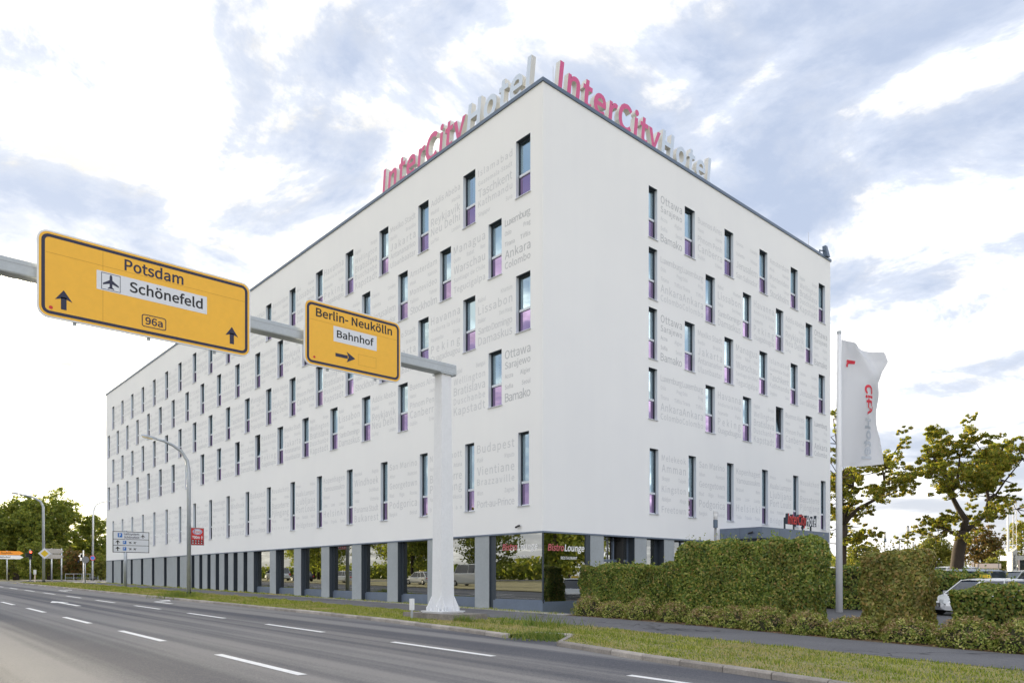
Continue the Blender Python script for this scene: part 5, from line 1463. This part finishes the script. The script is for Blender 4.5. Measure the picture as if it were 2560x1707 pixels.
# ================================================================== CARS
def car_proto(name, L, Wd, Hc, paint, roof_a, roof_b, nose, tail, taxi=False):
    """local x forward; nose/tail: windscreen base and rear glass base positions"""
    o = bpy.data.objects.new(name, None); col.objects.link(o)
    hb = 0.58 * Hc
    st = [(-L / 2, .40, .70 * hb, .86), (-L / 2 + .12, .25, hb * .96, .95), (-L / 2 + .5, .22, hb, 1.0), (tail, .22, hb, 1.0), (nose, .22, hb, 1.0), (L / 2 - .55, .22, hb * .84, .97), (L / 2 - .15, .26, hb * .72, .90), (L / 2, .38, hb * .55, .78)]
    m = MB(); W2 = Wd / 2
    secs = []
    for x, zb_, zt_, f in st:
        w_ = W2 * f
        secs.append([(x, -w_ * .9, zb_), (x, -w_, zb_ + .18), (x, -w_ * .99, zt_ - .12), (x, -w_ * .90, zt_), (x, w_ * .90, zt_), (x, w_ * .99, zt_ - .12), (x, w_, zb_ + .18), (x, w_ * .9, zb_)])
    for A, B_ in zip(secs[:-1], secs[1:]):
        for i in range(8): m.face([A[i], B_[i], B_[(i + 1) % 8], A[(i + 1) % 8]])
    m.face(secs[0]); m.face(secs[-1][::-1])
    m.build('body', paint, o, True)
    # glass house and roof
    g = [(tail, W2 * .88), (roof_b, W2 * .74), (roof_a, W2 * .74), (nose, W2 * .88)]
    z0, z1 = hb - .01, Hc - .05
    m = MB()
    for s_ in (-1, 1):
        q = [(tail, s_ * W2 * .89, z0), (nose, s_ * W2 * .89, z0), (roof_a, s_ * W2 * .74, z1), (roof_b, s_ * W2 * .74, z1)]
        m.face(q if s_ < 0 else q[::-1])
    gl = m.build('side_glass', 'car_glass', o)
    m = MB(); m.face([(nose, -W2 * .88, z0), (nose, W2 * .88, z0), (roof_a, W2 * .735, z1), (roof_a, -W2 * .735, z1)]); m.build('windscreen', 'car_glass', o)
    m = MB(); m.face([(tail, W2 * .88, z0), (tail, -W2 * .88, z0), (roof_b, -W2 * .735, z1), (roof_b, W2 * .735, z1)]); m.build('rear_glass', 'car_glass', o)
    m = MB(); n = 8; R_ = []
    for i in range(n + 1):
        t_ = i / n; x = roof_b - .08 + (roof_a + .08 - roof_b + .08) * t_; zz = z1 + .06 * math.sin(math.pi * (0.15 + .7 * t_)) ; dz_ = -.05 if i in (0, n) else 0
        R_.append([(x, -W2 * .765, z1 - .04 + dz_), (x, -W2 * .70, zz + dz_), (x, 0, zz + .025 + dz_), (x, W2 * .70, zz + dz_), (x, W2 * .765, z1 - .04 + dz_)])
    for A, B_ in zip(R_[:-1], R_[1:]):
        for i in range(4): m.face([A[i], B_[i], B_[i + 1], A[i + 1]])
    m.build('roof', paint, o, True)
    m = MB()
    for s_ in (-1, 1):
        for (xa, xb, w_) in ((nose, roof_a, .035), (tail, roof_b, .055), ((nose + tail) / 2, (nose + tail) / 2 - .03, .03), (tail * .55, roof_b * .55 + roof_a * .0, .04)):
            m = MB(); m.tube([(xa, s_ * W2 * .885, z0), (xb, s_ * W2 * .745, z1)], w_, 6); m.build('pillar', paint, o)
    for sx in (L / 2 - .82, -L / 2 + .78):
        for s_ in (-1, 1):
            w_ = MB(); w_.tube([(sx, s_ * (W2 - .20), .32), (sx, s_ * (W2 + .01), .32)], .32, 16); wh = w_.build('wheel', 'tyre', o)
            w_ = MB(); w_.tube([(sx, s_ * (W2 + .005), .32), (sx, s_ * (W2 + .02), .32)], .21, 12); w_.build('rim', 'rim', wh)
    for s_ in (-1, 1):
        m = MB(); m.box(L / 2 - .32, L / 2 - .06, s_ * W2 * .72 - .16, s_ * W2 * .72 + .16, hb * .60, hb * .78); m.build('headlight', 'head_glass', o)
        m = MB(); m.box(-L / 2 - .01, -L / 2 + .16, s_ * W2 * .80 - .12, s_ * W2 * .80 + .12, hb * .72, hb * .93); m.build('tail_light', 'tail_red', o)
        m = MB(); m.box(nose - .30, nose - .12, s_ * (W2 + .10) - .10, s_ * (W2 + .10) + .10, hb - .02, hb + .14); m.build('mirror', paint, o)
    if taxi:
        m = MB(); m.prism([(-.20 + .1, -.26, Hc + .04), (-.20 + .1, .26, Hc + .04), (-.17 + .1, .24, Hc + .18), (-.17 + .1, -.24, Hc + .18)], (.13, 0, 0)); b_ = m.build('taxi_sign', 'prio_yellow', o)
    return o
def copy_tree(o, parent=None):
    c = o.copy(); col.objects.link(c); c.parent = parent
    for ch in list(o.children): copy_tree(ch, c)
    return c
HEAD = math.atan2(-0.745, -0.667)
def place(o, x, y, rz, label, cat, group):
    o.location = (x, y, T(x) + (0.05 if y > 0 else 0.062)); o.rotation_euler = (0, 0, rz); tag(o, label, cat, group)
taxi = car_proto('parked_car', 4.6, 1.82, 1.56, 'car_white', 0.55, -1.35, 1.25, -1.95, True)
place(taxi, 11.94, 14.74, HEAD, 'white taxi with a yellow roof sign behind the low hedge', 'car', 'parked cars')
t = TX(); t.add(text_geo('TAXI', 0.36, 0.09, False, 0.05), (-.045, -0.18 + 0.0, 0)) if False else None
for s_ in (1, -1):      # lettering on both long faces of the roof sign
    t = TX(); t.add(text_geo('TAXI', 0.34, 0.085, False, 0.06), ((0.035 if s_ > 0 else -0.108), -0.17 * s_, 1.625), (0, s_, 0)); t.build('taxi_lettering', 'sign_black', taxi)
mpv = car_proto('parked_car', 4.85, 1.9, 2.0, 'car_silver', 0.95, -1.95, 1.75, -2.28)
place(mpv, 8.9, 21.6, HEAD + 0.08, 'silver people carrier just behind the taxi', 'car', 'parked cars')
blue = car_proto('parked_car', 4.5, 1.85, 1.72, 'car_blue', 0.5, -1.2, 1.25, -2.0)
place(blue, 12.9, 20.2, HEAD - 0.05, 'dark blue car at the right edge beside the silver one', 'car', 'parked cars')
suv = copy_tree(mpv); place(suv, 10.2, 29.0, HEAD + 0.1, 'further silver car whose roof shows above the dark blue one', 'car', 'parked cars')
van = car_proto('parked_van', 5.4, 2.0, 2.5, 'car_white', 1.6, -2.3, 2.1, -2.45)
place(van, -9.4, 49.0, HEAD + 0.2, 'white van behind the hedge right of the flagpole', 'van', 'parked vans'); van.location.z = 0.05
v2 = copy_tree(van); place(v2, -14.6, 49.5, HEAD + 0.2, 'white van half hidden by the hotel end', 'van', 'parked vans')
v3 = copy_tree(van); place(v3, -2.6, 58.0, HEAD + 0.3, 'white van showing only its roof beside the column hedge', 'van', 'parked vans')
hatch = car_proto('parked_car', 4.3, 1.8, 1.5, 'car_black', 0.4, -1.3, 1.1, -1.85)
for i, (src, x, y, lb) in enumerate(((taxi, -66, -27, 'white'), (hatch, -78, -26.6, 'black'), (mpv, -88, -27.4, 'silver'), (taxi, -52, -29.5, 'second white'), (van, -44, -31, 'large white'))):
    c = src if src is hatch else copy_tree(src)
    place(c, x, y, R(180) if i % 2 else R(175), '%s vehicle parked across the road, mirrored in the shop windows' % lb, 'car', 'vehicles across the road')

# ---- lanterns, masts, board and shelter in the car park
def lantern(label, x, y, ztop, hl, wl, group='post top lanterns'):
    o = thing('post_lantern', label, 'lantern', (x, y, T(x)), group)
    m = MB(); m.tube([(x, y, T(x)), (x, y, ztop - hl - 0.35)], 0.055, 8); m.build('pole', 'sign_back', o, True)
    m = MB(); m.tube([(x, y, ztop - hl - 0.36), (x, y, ztop - hl)], wl, 10); m.build('collar', 'parapet_metal', o)
    m = MB(); m.tube([(x, y, ztop - hl), (x, y, ztop - 0.08)], wl * 0.78, 10); m.build('lantern_glass', 'lantern_glass', o, True)
    for a in (45, 135, 225, 315):
        m = MB(); m.tube([(x + wl * .9 * math.cos(R(a)), y + wl * .9 * math.sin(R(a)), ztop - hl), (x + wl * .9 * math.cos(R(a)), y + wl * .9 * math.sin(R(a)), ztop - .06)], 0.014, 4); m.build('stay', 'sign_back' if label[0] != 'p' else 'white_steel', o)
    m = MB(); m.tube([(x, y, ztop - .08), (x, y, ztop)], wl, 10); m.build('lantern_cap', 'sign_back' if label[0] != 'p' else 'white_steel', o)
lantern('pale post lantern between the tall hedge and the entrance canopy', 2.85, 8.35, 4.60, 0.42, 0.105)
lantern('post lantern on the left of the car park group', -10.22, 61.19, 6.48, 0.75, 0.16)
lantern('tallest post lantern of the car park group', -5.88, 55.54, 6.60, 0.85, 0.16)
lantern('shorter distant post lantern right of the tallest one', -16.2, 86.0, 6.4, 0.9, 0.16)
o = thing('lamp_mast', 'plain thin grey mast beside the tallest lantern', 'mast', (-8.4, 60.2, 0)); m = MB(); m.tube([(-8.4, 60.2, 0), (-8.4, 60.2, 5.6)], 0.07, 6); m.build('mast', 'sign_back', o); m = MB(); m.box(-8.45, -8.0, 60.15, 60.6, 5.5, 5.6); m.build('mast_head', 'sign_back', o)
o = thing('lamp_mast', 'tall thin white mast near the right edge', 'mast', (-4.63, 83.91, 0)); m = MB(); m.tube([(-4.63, 83.91, 0), (-4.63, 83.91, 10.3)], [0.17, 0.1], 8); m.build('mast', 'white_steel', o)
m = MB(); m.tube([(-4.63, 83.91, 10.3), (-4.63, 83.91, 10.5)], 0.2, 8); m.build('mast_cap', 'sign_back', o)
o = thing('lattice_mast', 'slender lattice mast beside the shelter at the right edge', 'mast', (-12.73, 119.8, 0))
for dx in (-.25, .25): m = MB(); m.tube([(-12.73 + dx, 119.8 + dx, 0), (-12.73 + dx * .6, 119.8 + dx * .6, 14.5)], 0.05, 4); m.build('leg', 'sign_back', o)
m = MB()
for i in range(18): m.tube([(-12.98 + .1 * i / 18, 119.55, .8 * i), (-12.48 - .1 * i / 18, 120.05, .8 * i + .8)], 0.025, 4)
m.build('lattice', 'sign_back', o)
o = thing('post_lamp', 'short pale post between the trees right of the oak', 'post', (-8.5, 80.5, 0)); m = MB(); m.tube([(-8.5, 80.5, 0), (-8.5, 80.5, 4.6)], 0.15, 8); m.build('shaft', 'white_steel', o); m = MB(); m.tube([(-8.5, 80.5, 4.6), (-8.5, 80.5, 4.9)], [.2, .05], 8); m.build('cap', 'white_steel', o)
def camp(u, v, D):
    p = np.array((21.894, -21.346, 1.5)) + (CF + CR * ((u - 1280) / 1839.2) + np.array((0, 0, 1.0)) * ((1444.1 - v) / 1839.2)) * D
    return p
a, b = camp(2440, 1420, 82), camp(2503, 1408, 82)
o = thing('pale_board', 'long pale reddish board standing in the tall grass', 'board', (a[0], a[1], 0))
m = MB(); m.prism([(a[0], a[1], a[2]), (b[0], b[1], a[2]), (b[0], b[1], b[2]), (a[0], a[1], b[2])], tuple(CF * .05)); m.build('board', 'pale_board', o)
for q in (0.1, 0.9):
    p = a + (b - a) * q; m = MB(); m.tube([(p[0], p[1], 0), (p[0], p[1], b[2])], 0.06, 6); m.build('leg', 'sign_back', o)
for i, (u_, lb) in enumerate(((2382, 'weathered fence post left of the oak trunk'), (2432, 'weathered fence post right of the oak trunk'))):
    p = camp(u_, 1444, 75); o = thing('fence_post', lb, 'post', (p[0], p[1], 0)); m = MB(); m.box(p[0] - .1, p[0] + .1, p[1] - .1, p[1] + .1, -.1, 3.0); m.build('shaft', 'pale_board', o); m = MB(); m.hexa([(p[0] - .12, p[1] - .12, 3.0), (p[0] + .12, p[1] - .12, 3.0), (p[0] + .12, p[1] + .12, 3.0), (p[0] - .12, p[1] + .12, 3.0)], [(p[0] - .02, p[1] - .02, 3.12), (p[0] + .02, p[1] - .02, 3.12), (p[0] + .02, p[1] + .02, 3.12), (p[0] - .02, p[1] + .02, 3.12)]); m.build('cap', 'pale_board', o)
# rental shelter
D = 58; a = camp(2530, 1444, D); b = camp(2543, 1370, D); c = camp(2640, 1388, D)
o = thing('rental_shelter', 'grey rental shelter with upright lettering at the right edge', 'shelter', (a[0], a[1], 0))
rt3 = Vector(CR)
A = Vector((a[0], a[1], 0)); w1 = (b - a)[:2]; w1 = math.hypot(*w1); w2 = math.hypot(*(c - a)[:2])
m = MB(); m.prism([A, A + rt3 * w1, A + rt3 * w1 + Vector((0, 0, b[2])), A + Vector((0, 0, b[2] - .3))], tuple(CF * .5)); m.build('pylon', 'letter_side', o)
m = MB(); m.prism([A + rt3 * (w1 + .01) + Vector((0, 0, c[2] - .35)), A + rt3 * w2 + Vector((0, 0, c[2] - .35)), A + rt3 * w2 + Vector((0, 0, c[2])), A + rt3 * (w1 + .01) + Vector((0, 0, c[2]))], tuple(CF * 2.0)); m.build('roof', 'letter_side', o)
m = MB(); m.prism([A + rt3 * (w1 + .25), A + rt3 * (w2 - .1), A + rt3 * (w2 - .1) + Vector((0, 0, c[2] - .36)), A + rt3 * (w1 + .25) + Vector((0, 0, c[2] - .36))], tuple(CF * 1.6)); m.build('glazed_front', 'car_glass', o)
for q in (w1 + .1, w1 + 1.2): m = MB(); m.tube([A + rt3 * q - Vector(CF) * .05, A + rt3 * q - Vector(CF) * .05 + Vector((0, 0, c[2] - .35))], .06, 6); m.build('column', 'pale_board', o)
t = TX()
for i, ch in enumerate('VERMIET'):
    t.add(text_geo(ch, 0.16 if ch != 'I' else 0.04, 0.24, False, 0.04), tuple(A + rt3 * .12 - Vector(CF) * .01 + Vector((0, 0, b[2] - .72 - i * .30))), tuple(CR))
t.build('lettering', 'sign_black', o)

# tidy up
bpy.data.objects.remove(_to)
for ob in bpy.data.objects:
    if '_w' in ob: del ob['_w']
